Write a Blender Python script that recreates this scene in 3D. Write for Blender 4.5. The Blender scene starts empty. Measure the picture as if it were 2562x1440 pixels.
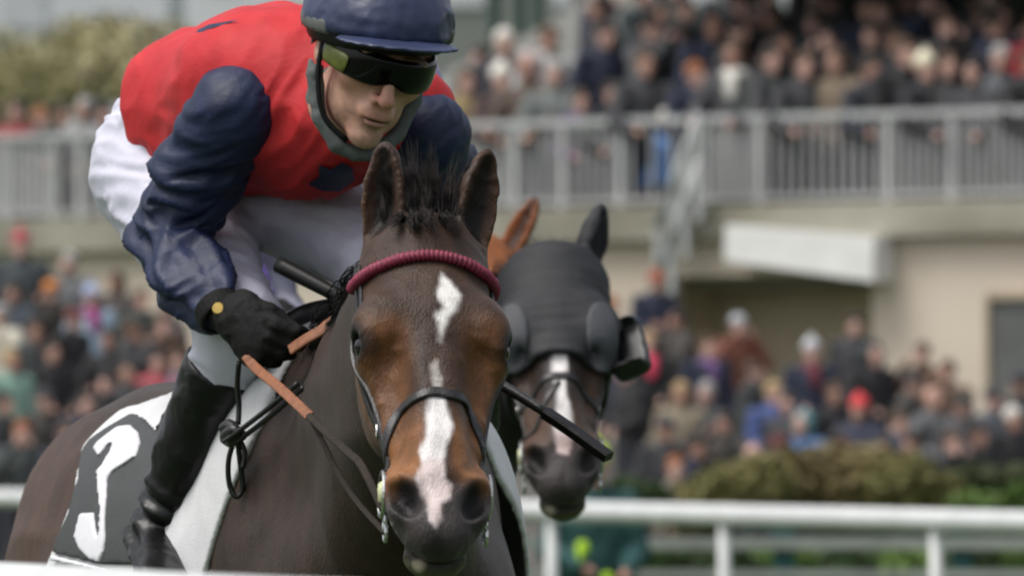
import bpy, math, random
import numpy as np
from mathutils import Vector, Matrix
from mathutils.geometry import delaunay_2d_cdt
random.seed(7); RNG = np.random.default_rng(7)
scene = bpy.context.scene
COL = scene.collection
R = math.radians
# ------------------------------------------------------------------ camera
W0, H0, FPX, HOR, CZ = 2562.0, 1440.0, 25200.0, 1227.0, 1.38
cam_d = bpy.data.cameras.new('camera'); cam = bpy.data.objects.new('camera', cam_d)
COL.objects.link(cam); scene.camera = cam
TILT = math.atan((HOR - H0/2)/FPX)
cam.location = (0, 0, CZ); cam.rotation_euler = (math.pi/2 + TILT, 0, 0)
cam_d.sensor_width = 36; cam_d.lens = FPX/W0*36
cam_d.clip_start = .1; cam_d.clip_end = 3000
cam_d.dof.use_dof = True; cam_d.dof.focus_distance = 14.35; cam_d.dof.aperture_fstop = 12.0
# ------------------------------------------------------------------ sky and sun (overcast)
SUN_EL, SUN_ROT = R(64), R(248)
world = bpy.data.worlds.new('World'); scene.world = world; world.use_nodes = True
nt = world.node_tree; nt.nodes.clear()
wo = nt.nodes.new('ShaderNodeOutputWorld'); wb = nt.nodes.new('ShaderNodeBackground')
sk = nt.nodes.new('ShaderNodeTexSky'); sk.sky_type = 'NISHITA'; sk.sun_disc = False
sk.sun_elevation = SUN_EL; sk.sun_rotation = SUN_ROT; sk.air_density = 1.0; sk.dust_density = 5.0; sk.ozone_density = 1.0
hs = nt.nodes.new('ShaderNodeHueSaturation'); hs.inputs['Saturation'].default_value = .35
nt.links.new(sk.outputs[0], hs.inputs['Color']); nt.links.new(hs.outputs[0], wb.inputs['Color'])
wb.inputs['Strength'].default_value = .15
nt.links.new(wb.outputs[0], wo.inputs['Surface'])
sun_d = bpy.data.lights.new('sun', 'SUN'); sun = bpy.data.objects.new('sun', sun_d); COL.objects.link(sun)
sun_d.energy = 1.3; sun_d.angle = R(25); sun_d.color = (1, .97, .93)
# sky sun_rotation r: direction towards the sun = (sin r, cos r) in plan
sdir = Vector((math.sin(SUN_ROT)*math.cos(SUN_EL), math.cos(SUN_ROT)*math.cos(SUN_EL), math.sin(SUN_EL)))
sun.rotation_euler = sdir.to_track_quat('Z', 'Y').to_euler(); sun.location = (0, 0, 30)
scene.view_settings.view_transform = 'Standard'; scene.view_settings.look = 'None'
scene.view_settings.gamma = 1; scene.view_settings.use_curve_mapping = False
scene.view_settings.exposure = 0.43
scene.cycles.filter_width = 2.2
# ------------------------------------------------------------------ pixel -> world
ct, st = math.cos(TILT), math.sin(TILT)
CAMP = np.array([0, 0, CZ])
def raydir(px, py):
    px = np.asarray(px, float); py = np.asarray(py, float)
    cx = (px - W0/2)/FPX; cy = (H0/2 - py)/FPX
    return np.stack([cx, ct - cy*st, st + cy*ct], -1)
def P(px, py, d):                       # point seen at (px,py), at depth d along +Y
    r = raydir(px, py); return CAMP + r*(np.asarray(d)/r[..., 1])[..., None] if np.ndim(px) else CAMP + r*(d/r[1])
# ------------------------------------------------------------------ SDF toolkit
def nrm(v): v = np.asarray(v, float); return v/np.linalg.norm(v)
def rc(Q, a, b, ra, rb, sq=None):
    a = np.asarray(a, float); b = np.asarray(b, float); ba = b - a
    t = np.clip(((Q - a) @ ba)/(ba @ ba), 0, 1)
    return np.linalg.norm(Q - a - t[:, None]*ba, axis=1) - (ra + (rb - ra)*t)
def ell(Q, c, r, M=None):
    q = Q - np.asarray(c, float)
    if M is not None: q = q @ M
    r = np.asarray(r, float)
    k0 = np.linalg.norm(q/r, axis=1); k1 = np.linalg.norm(q/(r*r), axis=1) + 1e-9
    return k0*(k0 - 1)/k1
def box(Q, c, h, M=None, rad=0.0):
    q = Q - np.asarray(c, float)
    if M is not None: q = q @ M
    q = np.abs(q) - (np.asarray(h, float) - rad)
    return np.linalg.norm(np.maximum(q, 0), axis=1) + np.minimum(q.max(axis=1), 0) - rad
def smin(a, b, k):
    h = np.clip(.5 + .5*(b - a)/k, 0, 1); return b*(1 - h) + a*h - k*h*(1 - h)
def smax(a, b, k): return -smin(-a, -b, k)
def chain(Q, pts, rad, k=.02):
    d = None
    for i in range(len(pts) - 1):
        e = rc(Q, pts[i], pts[i+1], rad[i], rad[i+1]); d = e if d is None else np.minimum(d, e) if k == 0 else smin(d, e, k)
    return d
def polysd(x, y, pg):                   # signed distance to a 2-D polygon
    pg = np.asarray(pg, float); n = len(pg)
    d = np.full(x.shape, 1e9); s = np.ones(x.shape)
    for i in range(n):
        vi = pg[i]; vj = pg[i-1]; e = vj - vi; wx = x - vi[0]; wy = y - vi[1]
        t = np.clip((wx*e[0] + wy*e[1])/(e @ e + 1e-12), 0, 1)
        bx = wx - e[0]*t; by = wy - e[1]*t; d = np.minimum(d, bx*bx + by*by)
        c1 = y >= vi[1]; c2 = y < vj[1]; c3 = e[0]*wy > e[1]*wx
        s = np.where((c1 & c2 & c3) | (~c1 & ~c2 & ~c3), -s, s)
    return s*np.sqrt(d)
def rotm(rx=0, ry=0, rz=0):
    return np.array((Matrix.Rotation(rz, 3, 'Z') @ Matrix.Rotation(ry, 3, 'Y') @ Matrix.Rotation(rx, 3, 'X')))
def nets(F, o, h):
    s = F < 0; sh = F.shape
    c = np.zeros((sh[0]-1, sh[1]-1, sh[2]-1), np.int8)
    for i in (0, 1):
        for j in (0, 1):
            for k in (0, 1): c += s[i:sh[0]-1+i, j:sh[1]-1+j, k:sh[2]-1+k]
    m = (c > 0) & (c < 8); cells = np.argwhere(m)
    idx = np.full(c.shape, -1, np.int64); idx[m] = np.arange(len(cells))
    acc = np.zeros((len(cells), 3)); cnt = np.zeros(len(cells))
    cor = [(i, j, k) for i in (0, 1) for j in (0, 1) for k in (0, 1)]
    for a in cor:
        for ax in range(3):
            if a[ax]: continue
            b = list(a); b[ax] = 1
            Fa = F[cells[:, 0]+a[0], cells[:, 1]+a[1], cells[:, 2]+a[2]]
            Fb = F[cells[:, 0]+b[0], cells[:, 1]+b[1], cells[:, 2]+b[2]]
            q = (Fa < 0) != (Fb < 0); t = np.where(q, Fa/np.where(q, Fa - Fb, 1), 0)
            p = np.array(a, float)[None] + np.zeros((len(cells), 1)); p[:, ax] = t
            acc[q] += p[q]; cnt += q
    V = o + h*(cells + acc/np.maximum(cnt, 1)[:, None])
    fs = []
    for ax in range(3):
        u, v = (ax+1) % 3, (ax+2) % 3
        s0 = np.take(s, range(sh[ax]-1), ax); s1 = np.take(s, range(1, sh[ax]), ax)
        e = np.argwhere(s0 != s1)
        e = e[(e[:, u] > 0) & (e[:, v] > 0) & (e[:, u] < sh[u]-1) & (e[:, v] < sh[v]-1)]
        if not len(e): continue
        ins = s[e[:, 0], e[:, 1], e[:, 2]]
        def g(du, dv):
            q = e.copy(); q[:, u] += du; q[:, v] += dv; return idx[q[:, 0], q[:, 1], q[:, 2]]
        f = np.stack([g(-1, -1), g(0, -1), g(0, 0), g(-1, 0)], 1)
        f[~ins] = f[~ins][:, ::-1]; fs.append(f)
    return V, np.concatenate(fs)
def lap(V, Fc, it=2, lam=.5):
    e = np.concatenate([Fc[:, [i, (i+1) % 4]] for i in range(4)]); n = len(V)
    deg = np.bincount(e[:, 0], minlength=n) + np.bincount(e[:, 1], minlength=n)
    for _ in range(it):
        A = np.stack([np.bincount(e[:, 0], V[e[:, 1], i], n) + np.bincount(e[:, 1], V[e[:, 0], i], n) for i in range(3)], 1)
        V = V + lam*(A/np.maximum(deg, 1)[:, None] - V)
    return V
def extract(fn, lo, hi, h, smooth=2, band=2.6):
    lo = np.asarray(lo, float); hi = np.asarray(hi, float); K = 4
    nc = np.ceil((hi - lo)/(h*K)).astype(int) + 1; H = h*K
    g = np.stack(np.meshgrid(*[lo[i] + H*np.arange(nc[i]) for i in range(3)], indexing='ij'), -1)
    Fc = fn(g.reshape(-1, 3)).reshape(nc)
    nf = (nc - 1)*K + 1
    ii = [np.clip((np.arange(nf[i]) + K//2)//K, 0, nc[i]-1) for i in range(3)]
    F = Fc[np.ix_(*ii)].copy(); near = np.abs(F) < H*band
    pts = np.argwhere(near)
    for a in range(0, len(pts), 400000):
        q = pts[a:a+400000]; F[q[:, 0], q[:, 1], q[:, 2]] = fn(lo + h*q)
    V, Q = nets(F, lo, h)
    if smooth: V = lap(V, Q, smooth)
    return V, Q
def trace(fn, px, py, d0, d1=None, it=90):     # first hit of camera rays with an SDF
    r = raydir(np.atleast_1d(px), np.atleast_1d(py)); r = r/r[:, 1:2]
    d = np.full(len(r), float(d0))
    for _ in range(it):
        d += .7*np.clip(fn(CAMP + r*d[:, None]), -.2, .2)
    return CAMP + r*d[:, None]
def grad(fn, Q, e=.002):
    g = np.stack([fn(Q + e*np.eye(3)[i]) - fn(Q - e*np.eye(3)[i]) for i in range(3)], 1)
    return g/(np.linalg.norm(g, axis=1)[:, None] + 1e-12)
def snap(fn, Q, off=0.0, it=12):
    Q = np.array(Q, float)
    for _ in range(it): Q = Q - .8*(fn(Q) - off)[:, None]*grad(fn, Q)
    return Q
def catmull(pts, n):
    p = np.asarray(pts, float); p = np.vstack([2*p[0]-p[1], p, 2*p[-1]-p[-2]]); out = []
    m = len(p) - 3
    for u in np.linspace(0, m - 1e-6, n):
        i = int(u); t = u - i; a, b, c, d = p[i:i+4]
        out.append(.5*((2*b) + (c-a)*t + (2*a-5*b+4*c-d)*t*t + (3*b-a-3*c+d)*t**3))
    return np.array(out)
def hashn(i, j, k):
    n = (i*374761393 + j*668265263 + k*2147483647 + 974634777) & 0x7fffffff
    n = ((n ^ (n >> 13))*1274126177) & 0x7fffffff
    return ((n ^ (n >> 16)) & 0xffff)/65535.0
def vnoise(Q):                          # value noise 0..1
    i = np.floor(Q).astype(np.int64); f = Q - i; f = f*f*(3 - 2*f); o = 0
    for a in (0, 1):
        for b in (0, 1):
            for c in (0, 1):
                w = (f[:, 0] if a else 1-f[:, 0])*(f[:, 1] if b else 1-f[:, 1])*(f[:, 2] if c else 1-f[:, 2])
                o = o + w*hashn(i[:, 0]+a, i[:, 1]+b, i[:, 2]+c)
    return o
def sstep(a, b, x): t = np.clip((x - a)/(b - a), 0, 1); return t*t*(3 - 2*t)
# ------------------------------------------------------------------ objects
def mesh_np(name, V, Q, smooth=True):
    me = bpy.data.meshes.new(name); V = np.asarray(V, np.float32); Q = np.asarray(Q, np.int32)
    k = Q.shape[1]; me.vertices.add(len(V)); me.vertices.foreach_set('co', V.ravel())
    me.loops.add(Q.size); me.loops.foreach_set('vertex_index', Q.ravel())
    me.polygons.add(len(Q)); me.polygons.foreach_set('loop_start', np.arange(0, Q.size, k, dtype=np.int32))
    me.update(calc_edges=True); me.validate()
    if smooth: me.shade_smooth()
    return me
def mesh_py(name, V, Fs, smooth=False):
    me = bpy.data.meshes.new(name); me.from_pydata([tuple(map(float, v)) for v in V], [], [tuple(map(int, f)) for f in Fs]); me.update()
    if smooth: me.shade_smooth()
    return me
def vcol(me, C, name='Col'):
    a = me.color_attributes.new(name, 'FLOAT_COLOR', 'POINT')
    C = np.concatenate([C, np.ones((len(C), 1))], 1) if C.shape[1] == 3 else C
    a.data.foreach_set('color', C.astype(np.float32).ravel())
def link(name, me, mat=None, parent=None, local=False):
    o = bpy.data.objects.new(name, me); COL.objects.link(o)
    if mat is not None and not len(me.materials): me.materials.append(mat)
    if parent is not None:
        o.parent = parent
        if not local and parent.parent is None: o.matrix_parent_inverse = parent.matrix_basis.inverted()
    return o
def empty(name, loc, label=None, cat=None, group=None, rz=0):
    o = bpy.data.objects.new(name, None); COL.objects.link(o); o.location = tuple(map(float, loc)); o.rotation_euler = (0, 0, rz)
    o.empty_display_size = .1
    return tag(o, label, cat, group)
def tag(o, label=None, cat=None, group=None, kind=None):
    if label: o['label'] = label
    if cat: o['category'] = cat
    if group: o['group'] = group
    if kind: o['kind'] = kind
    return o
def tube(pts, rad, seg=8, flat=None, up=None, cap=True):   # sweep; flat=(w,t) gives a strap with the given up vectors
    p = np.asarray(pts, float); n = len(p); tg = np.gradient(p, axis=0); tg /= np.linalg.norm(tg, axis=1)[:, None] + 1e-12
    V = []; Fs = []
    ref = np.array([0, 0, 1.0]) if abs(tg[0, 2]) < .9 else np.array([1.0, 0, 0])
    N = nrm(np.cross(tg[0], ref))
    for i in range(n):
        if up is not None: U = np.asarray(up[i], float)
        else:
            N = N - (N @ tg[i])*tg[i]; N = nrm(N); U = N
        U = nrm(U - (U @ tg[i])*tg[i]); B = np.cross(tg[i], U)
        if flat is not None:
            w, t = flat if np.isscalar(flat[0]) else flat[i]
            sec = [(-w/2, -t/2), (w/2, -t/2), (w/2, t*.3), (w*.36, t/2), (-w*.36, t/2), (-w/2, t*.3)]
            V += [p[i] + a*B + b*U for a, b in sec]
        else:
            r = rad if np.isscalar(rad) else rad[i]
            V += [p[i] + r*(math.cos(x)*U + math.sin(x)*B) for x in np.linspace(0, 2*math.pi, seg, endpoint=False)]
    k = 6 if flat is not None else seg
    for i in range(n-1):
        for j in range(k):
            a, b = i*k + j, i*k + (j+1) % k; Fs.append((a, b, b+k, a+k))
    if cap: Fs += [tuple(range(k))[::-1], tuple(range((n-1)*k, n*k))]
    return V, Fs
def boxm(lo, hi):
    x0, y0, z0 = lo; x1, y1, z1 = hi
    V = [(x0,y0,z0),(x1,y0,z0),(x1,y1,z0),(x0,y1,z0),(x0,y0,z1),(x1,y0,z1),(x1,y1,z1),(x0,y1,z1)]
    return V, [(0,3,2,1),(4,5,6,7),(0,1,5,4),(1,2,6,5),(2,3,7,6),(3,0,4,7)]
def merge(parts):
    V, Fs = [], []
    for v, f in parts:
        o = len(V); V += list(v); Fs += [tuple(i+o for i in q) for q in f]
    return V, Fs
def prism(pts0, pts1):                  # loft between two equal loops, capped
    n = len(pts0); V = list(pts0) + list(pts1)
    return V, [tuple(range(n))[::-1], tuple(range(n, 2*n))] + [(i, (i+1) % n, (i+1) % n + n, i+n) for i in range(n)]
# ------------------------------------------------------------------ materials
def mat(name, col, rough=.6, var=.12, scale=30., bump=0., bscale=200., col2=None, metal=0., spec=.5, attr=False, sheen=0., coat=0., stretch=None, trans=0.):
    m = bpy.data.materials.new(name); m.use_nodes = True; t = m.node_tree; b = t.nodes['Principled BSDF']
    tc = t.nodes.new('ShaderNodeTexCoord'); mp = t.nodes.new('ShaderNodeMapping'); t.links.new(tc.outputs['Object'], mp.inputs[0])
    if stretch: mp.inputs['Scale'].default_value = stretch
    n = t.nodes.new('ShaderNodeTexNoise'); n.inputs['Scale'].default_value = scale; n.inputs['Detail'].default_value = 5; t.links.new(mp.outputs[0], n.inputs['Vector'])
    mix = t.nodes.new('ShaderNodeMix'); mix.data_type = 'RGBA'
    rp = t.nodes.new('ShaderNodeMapRange'); rp.inputs['From Min'].default_value = .3; rp.inputs['From Max'].default_value = .7
    t.links.new(n.outputs['Fac'], rp.inputs['Value']); t.links.new(rp.outputs[0], mix.inputs['Factor'])
    if attr:
        at = t.nodes.new('ShaderNodeVertexColor'); at.layer_name = 'Col'
        for s, k in ((6, 1-var), (7, 1+var)):
            sc = t.nodes.new('ShaderNodeMix'); sc.data_type = 'RGBA'; sc.blend_type = 'MULTIPLY'; sc.inputs['Factor'].default_value = 1
            t.links.new(at.outputs[0], sc.inputs[6]); sc.inputs[7].default_value = (k, k, k, 1); t.links.new(sc.outputs[2], mix.inputs[s])
    else:
        c = Vector(col); mix.inputs[6].default_value = (*(c*(1-var)), 1); mix.inputs[7].default_value = (*(Vector(col2) if col2 else c*(1+var)), 1)
    t.links.new(mix.outputs[2], b.inputs['Base Color'])
    b.inputs['Roughness'].default_value = rough; b.inputs['Metallic'].default_value = metal
    b.inputs['Specular IOR Level'].default_value = spec; b.inputs['Sheen Weight'].default_value = sheen; b.inputs['Coat Weight'].default_value = coat
    b.inputs['Transmission Weight'].default_value = trans
    if bump:
        n2 = t.nodes.new('ShaderNodeTexNoise'); n2.inputs['Scale'].default_value = bscale; n2.inputs['Detail'].default_value = 4; t.links.new(mp.outputs[0], n2.inputs['Vector'])
        bp = t.nodes.new('ShaderNodeBump'); bp.inputs['Strength'].default_value = bump; bp.inputs['Distance'].default_value = .004
        t.links.new(n2.outputs['Fac'], bp.inputs['Height']); t.links.new(bp.outputs[0], b.inputs['Normal'])
    return m
# ================================================================== THE SETTING: ground
gr_m = mat('turf', (.035, .07, .018), .9, .4, 1.2, .6, 60)
V, Fs = [(-400, -60, 0), (400, -60, 0), (400, 900, 0), (-400, 900, 0)], [(0, 1, 2, 3)]
tag(link('ground', mesh_py('ground', V, Fs), gr_m), kind='structure')
# ================================================================== HORSES
HT = np.array([0, .06, .12, .2, .3, .4, .46, .50, .54, .58, .61])
HF = np.array([.030, .002, -.012, -.008, .002, .006, .004, .004, .012, .030, .055])
HB = np.array([.15, .19, .22, .225, .175, .132, .118, .115, .112, .100, .085])
HW = np.array([.080, .091, .096, .088, .070, .061, .060, .061, .058, .046, .030])
HU = np.linspace(-.1, .75, 341)
def _sm(a):
    k = np.exp(-.5*(np.arange(-24, 25)/9.0)**2); k /= k.sum(); e = np.interp(np.linspace(-.16, .81, 389), HT, a); return np.convolve(e, k, 'valid')
TF, TB, TW = _sm(HF), _sm(HB), _sm(HW)
FS = .835                                # the face is short below the eyes
def htrue(t): return np.where(t < .2, t, .2 + (t - .2)/FS)
def headsdf(Q):
    x = np.abs(Q[:, 0]); y = Q[:, 1]; t = htrue(-Q[:, 2]); S = np.stack([x, y, t], 1)
    f = np.interp(t, HU, TF); b = np.interp(t, HU, TB); w = np.interp(t, HU, TW)
    c = (f + b)/2; r = (b - f)/2
    yy = (y - c)/r
    w = w*(1 - .30*np.clip(yy, 0, 1)*sstep(.25, .4, t)) * (1 - .18*np.clip(-yy - .2, 0, 1)*sstep(.22, .32, t)*(1 - sstep(.44, .5, t)))
    d = ((x/w)**2.2 + np.abs(yy)**2.2)**(1/2.2)
    d = (d - 1)*np.minimum(w, r)*.9
    d = smax(d, np.abs(t - .295) - .30, .06)
    d = smin(d, ell(S, (.080, .026, .150), (.024, .022, .034)), .05)          # brow
    d = smin(d, ell(S, (.084, .042, .184), (.020, .030, .036)), .04)         # orbit
    d = smin(d, rc(S, (.080, .052, .205), (.050, .056, .38), .014, .008), .022)   # facial crest
    d = smin(d, ell(S, (.048, .145, .165), (.032, .095, .115)), .035)         # jowl
    d = smin(d, rc(S, (.012, .022, .24), (.010, .024, .46), .026, .024), .02)    # nasal bone
    d = smax(d, -ell(S, (.068, .008, .285), (.018, .022, .080)), .035)         # hollow beside the nose
    d = smin(d, ell(S, (.047, .036, .500), (.025, .031, .047)), .018)         # nostril rim
    d = smin(d, ell(S, (.010, .044, .556), (.030, .032, .044)), .02)          # upper lip
    d = smin(d, ell(S, (.0, .098, .556), (.043, .029, .043)), .012)           # lower lip
    d = smin(d, ell(S, (.0, .116, .530), (.033, .024, .036)), .02)           # chin
    d = smin(d, ell(S, (.058, .060, .455), (.012, .03, .03)), .025)           # cheek of the mouth
    d = smax(d, -ell(S, (.053, .017, .506), (.020, .028, .043), rotm(0, -.42, 0)), .009)   # nostril
    M = rotm(.10, 0, 0)
    d = smax(d, -box(S, (.0, .079, .585), (.09, .0035, .105), rotm(-.05, 0, 0), .003), .006)  # mouth
    d = smax(d, -ell(S, (.103, .038, .182), (.018, .021, .020)), .006)        # eye socket
    d = smin(d, ell(S, (.0, .10, -.02), (.070, .080, .065)), .08)             # poll
    return d
EAR_UP = nrm((0, -.50, .86))
def earpts(sx, lean, splay, L=.165):
    b = np.array([sx*.060, .072, .008]); a = nrm(EAR_UP + np.array([sx*splay, lean, 0])); return b, a, L
def earsdf(Q, sx, lean, splay, face, L=.165, wide=1.0):
    b, a, L = earpts(sx, lean, splay, L)
    n = np.array([math.sin(face), -.86*math.cos(face), -.5*math.cos(face)]); n = nrm(n - (n @ a)*a); u = np.cross(a, n)
    q = Q - b; al = q @ a; la = q @ u; de = q @ n
    w = np.interp(al*.165/L, [-.03, 0, .03, .07, .11, .145, .165, .185], [.020, .021, .026, .030, .026, .016, .004, .001])*wide
    def shape(w, de, ofs): return (np.sqrt((la/w)**2 + ((de - ofs)/(w*.78))**2) - 1)*w*.75
    o = smax(shape(w, de, 0), np.maximum(al - L, -al - .03), .01)
    wi = np.maximum(w - .0058, .0005)
    i = np.maximum(shape(wi, de, .012*wide), np.maximum(al - L + .014, -al + .018))
    return smax(o, -i, .004)
class Horse: pass
def horse_fns(org, th, head, HM):
    """org: withers foot, th: heading, head: poll in world, HM: 3x3 head axes (columns)."""
    c, s = math.cos(th), math.sin(th); BM = np.array([[c, -s, 0], [s, c, 0], [0, 0, 1.0]]); org = np.asarray(org, float)
    toL = lambda Q: (Q - org) @ BM
    h2l = lambda p: toL((head + HM @ np.asarray(p, float))[None])[0]
    poll = h2l((0, .085, -.005)); thr = h2l((0, .165, -.10)); mid = h2l((0, .125, -.04))
    cm = .5*(poll + np.array([0, .06, 1.53])) + np.array([0, .0, -.025])
    def body(Q):
        q = toL(Q); S = np.stack([np.abs(q[:, 0]), q[:, 1], q[:, 2]], 1)
        d = ell(S, (0, .50, 1.19), (.325, .52, .35))
        d = smin(d, ell(S, (0, .02, 1.22), (.190, .36, .36)), .12)
        d = smin(d, ell(S, (.120, .00, 1.20), (.085, .24, .32)), .09)
        d = smin(d, ell(S, (.09, -.27, 1.10), (.095, .14, .22)), .08)
        d = smin(d, chain(S, [(0, -.02, 1.535), (0, .2, 1.545), (0, .5, 1.465)], [.045, .05, .07], .04), .10)
        d = smin(d, rc(S, (0, .4, 1.42), (0, 1.2, 1.39), .10, .12), .10)
        d = smin(d, ell(S, (0, 1.10, 1.235), (.225, .40, .29)), .12)
        d = smin(d, ell(S, (.140, 1.14, 1.08), (.115, .30, .36)), .10)
        n = chain(q, [(0, .06, 1.53), cm, poll], [.055, .052, .050], .03)
        n = smin(n, rc(q, (0, -.22, 1.16), thr, .150, .062), .10)
        n = smin(n, rc(q, (0, -.06, 1.36), mid, .145, .072), .10)
        d = smin(d, n, .11)
        # legs at the gallop
        for sx, pts in ((1, [(.15, -.1, 1.0), (.14, -.42, .78), (.13, -.55, .42), (.13, -.78, .2), (.13, -.86, .12)]),
                        (-1, [(-.15, -.05, 1.0), (-.14, -.28, .72), (-.13, -.10, .40), (-.13, .12, .22), (-.13, .2, .14)]),
                        (1, [(.16, 1.25, .95), (.15, 1.02, .72), (.13, 1.22, .46), (.13, 1.05, .16), (.13, .95, .08)]),
                        (-1, [(-.16, 1.25, .95), (-.15, 1.18, .72), (-.13, 1.48, .52), (-.13, 1.55, .16), (-.13, 1.50, .06)])):
            d = smin(d, chain(q, pts, [.12, .075, .045, .032, .05], .03), .06)
        return d
    def toH(Q): return (Q - head) @ HM
    return body, toL, toH, BM, org
def strands(n, rootf, r0=.0022, seg=6):
    """rootf(i)-> (root, list of control points); returns one mesh of thin tapered three-sided locks"""
    V = []; Q = []
    for i in range(n):
        pts, r = rootf(i); p = catmull(pts, seg); tg = np.gradient(p, axis=0)
        N = np.cross(tg, np.array([.3, .8, .5])); N /= np.linalg.norm(N, axis=1)[:, None] + 1e-9; B = np.cross(tg, N); B /= np.linalg.norm(B, axis=1)[:, None] + 1e-9
        o = len(V)
        for k in range(seg):
            rr = r*(1 - (k/(seg-1))**2*.92)
            for a in (0, 2.09, 4.19): V.append(p[k] + rr*(math.cos(a)*N[k] + math.sin(a)*B[k]))
        for k in range(seg-1):
            for j in range(3): Q.append((o+3*k+j, o+3*k+(j+1) % 3, o+3*k+3+(j+1) % 3, o+3*k+3+j))
    return np.array(V), np.array(Q)
def relief(V, Q, amp, sc):              # slight unevenness of muscle, vein and skin
    N = np.zeros_like(V); a, b, c, d = (V[Q[:, i]] for i in range(4)); n = np.cross(c - a, d - b)
    for i in range(4):
        for k in range(3): N[:, k] += np.bincount(Q[:, i], n[:, k], len(V))
    N /= np.linalg.norm(N, axis=1)[:, None] + 1e-12; q = V*sc
    x = vnoise(q + 1.2*np.stack([vnoise(q*.8 + 3), vnoise(q*.8 + 9), vnoise(q*.8 + 15)], 1)); y = vnoise(q*2.3 + 31)
    return V + N*(amp*((1 - 3*np.abs(x - .5)) + .5*(y - .5)))[:, None]
def mix3(a, b, m): return a*(1-m)[:, None] + np.asarray(b)*m[:, None]
def head_axes(tilt, yaw, roll):
    t = tilt; M = np.array([[1, 0, 0], [0, math.cos(t), math.sin(t)], [0, -math.sin(t), math.cos(t)]])
    # columns ex, ey(back), ez(up the face)
    return rotm(0, roll, 0) @ rotm(0, 0, yaw) @ M
DARK = np.array([.0265, .0142, .0088])
def bay_head(V, body_dark=DARK, tan=(.165, .068, .022), star=None):
    x = V[:, 0]; ax = np.abs(x); y = V[:, 1]; t = htrue(-V[:, 2])
    nz = vnoise(V*22)*.5 + vnoise(V*60)*.3
    C = np.tile(body_dark*np.array([1.40, 1.30, 1.22]), (len(V), 1))
    side = sstep(.022, .055, ax + .02*(nz - .4))*sstep(.13, .19, t)*(1 - sstep(.40, .47, t))*(1 - .5*sstep(.09, .16, y))
    C = mix3(C, np.array(tan)*.66, side*.95)
    C = mix3(C, np.array(tan)*.40, sstep(.06, .10, ax)*(1-sstep(.10, .16, t))*.5)
    nose = sstep(.31, .42, t + .05*(nz - .4))*(1 - sstep(.450, .505, t + .02*(nz - .4) - .012*sstep(.02, .05, ax)))*sstep(.006, .03, ax)*(1-.6*sstep(.07, .12, y))
    C = mix3(C, np.array(tan)*1.15, nose)
    muz = sstep(.452, .510, t + .022*(nz - .4) - .01*sstep(.03, 0, ax))
    C = mix3(C, (.034, .028, .027), muz)
    C = mix3(C, (.004, .003, .003), sstep(.032, .018, np.linalg.norm((np.stack([ax, y, t], 1) - (.050, .024, .506))/np.array([.8, 1, 1.45]), axis=1)))
    C = mix3(C, (.006, .0045, .004), sstep(.042, .024, np.linalg.norm(np.stack([ax, y, t], 1) - (.099, .036, .180), axis=1)))
    C = mix3(C, (.085, .085, .03), sstep(.55, .575, t)*sstep(.08, .1, y)*.6); C = mix3(C, (.42, .36, .27), sstep(.014, .004, np.linalg.norm(np.stack([x + .024, y - .088, t - .585], 1), axis=1))*.9)
    return C
coat_m = mat('bay_coat', (1, 1, 1), .46, .30, 38., .5, 300., attr=True, spec=.22, sheen=.05, stretch=(1, 1, .35))
hair_m = mat('black_mane', (.006, .0055, .006), .5, .4, 60., spec=.4)
fore_m = mat('forelock_hair', (.012, .010, .010), .6, .5, 45., spec=.15, col2=(.065, .055, .052))
eye_m = mat('horse_eye', (.004, .002, .0015), .10, .2, 40., spec=.45)
leather_m = mat('black_leather', (.010, .009, .009), .42, .3, 60., .2, 300.)
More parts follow.
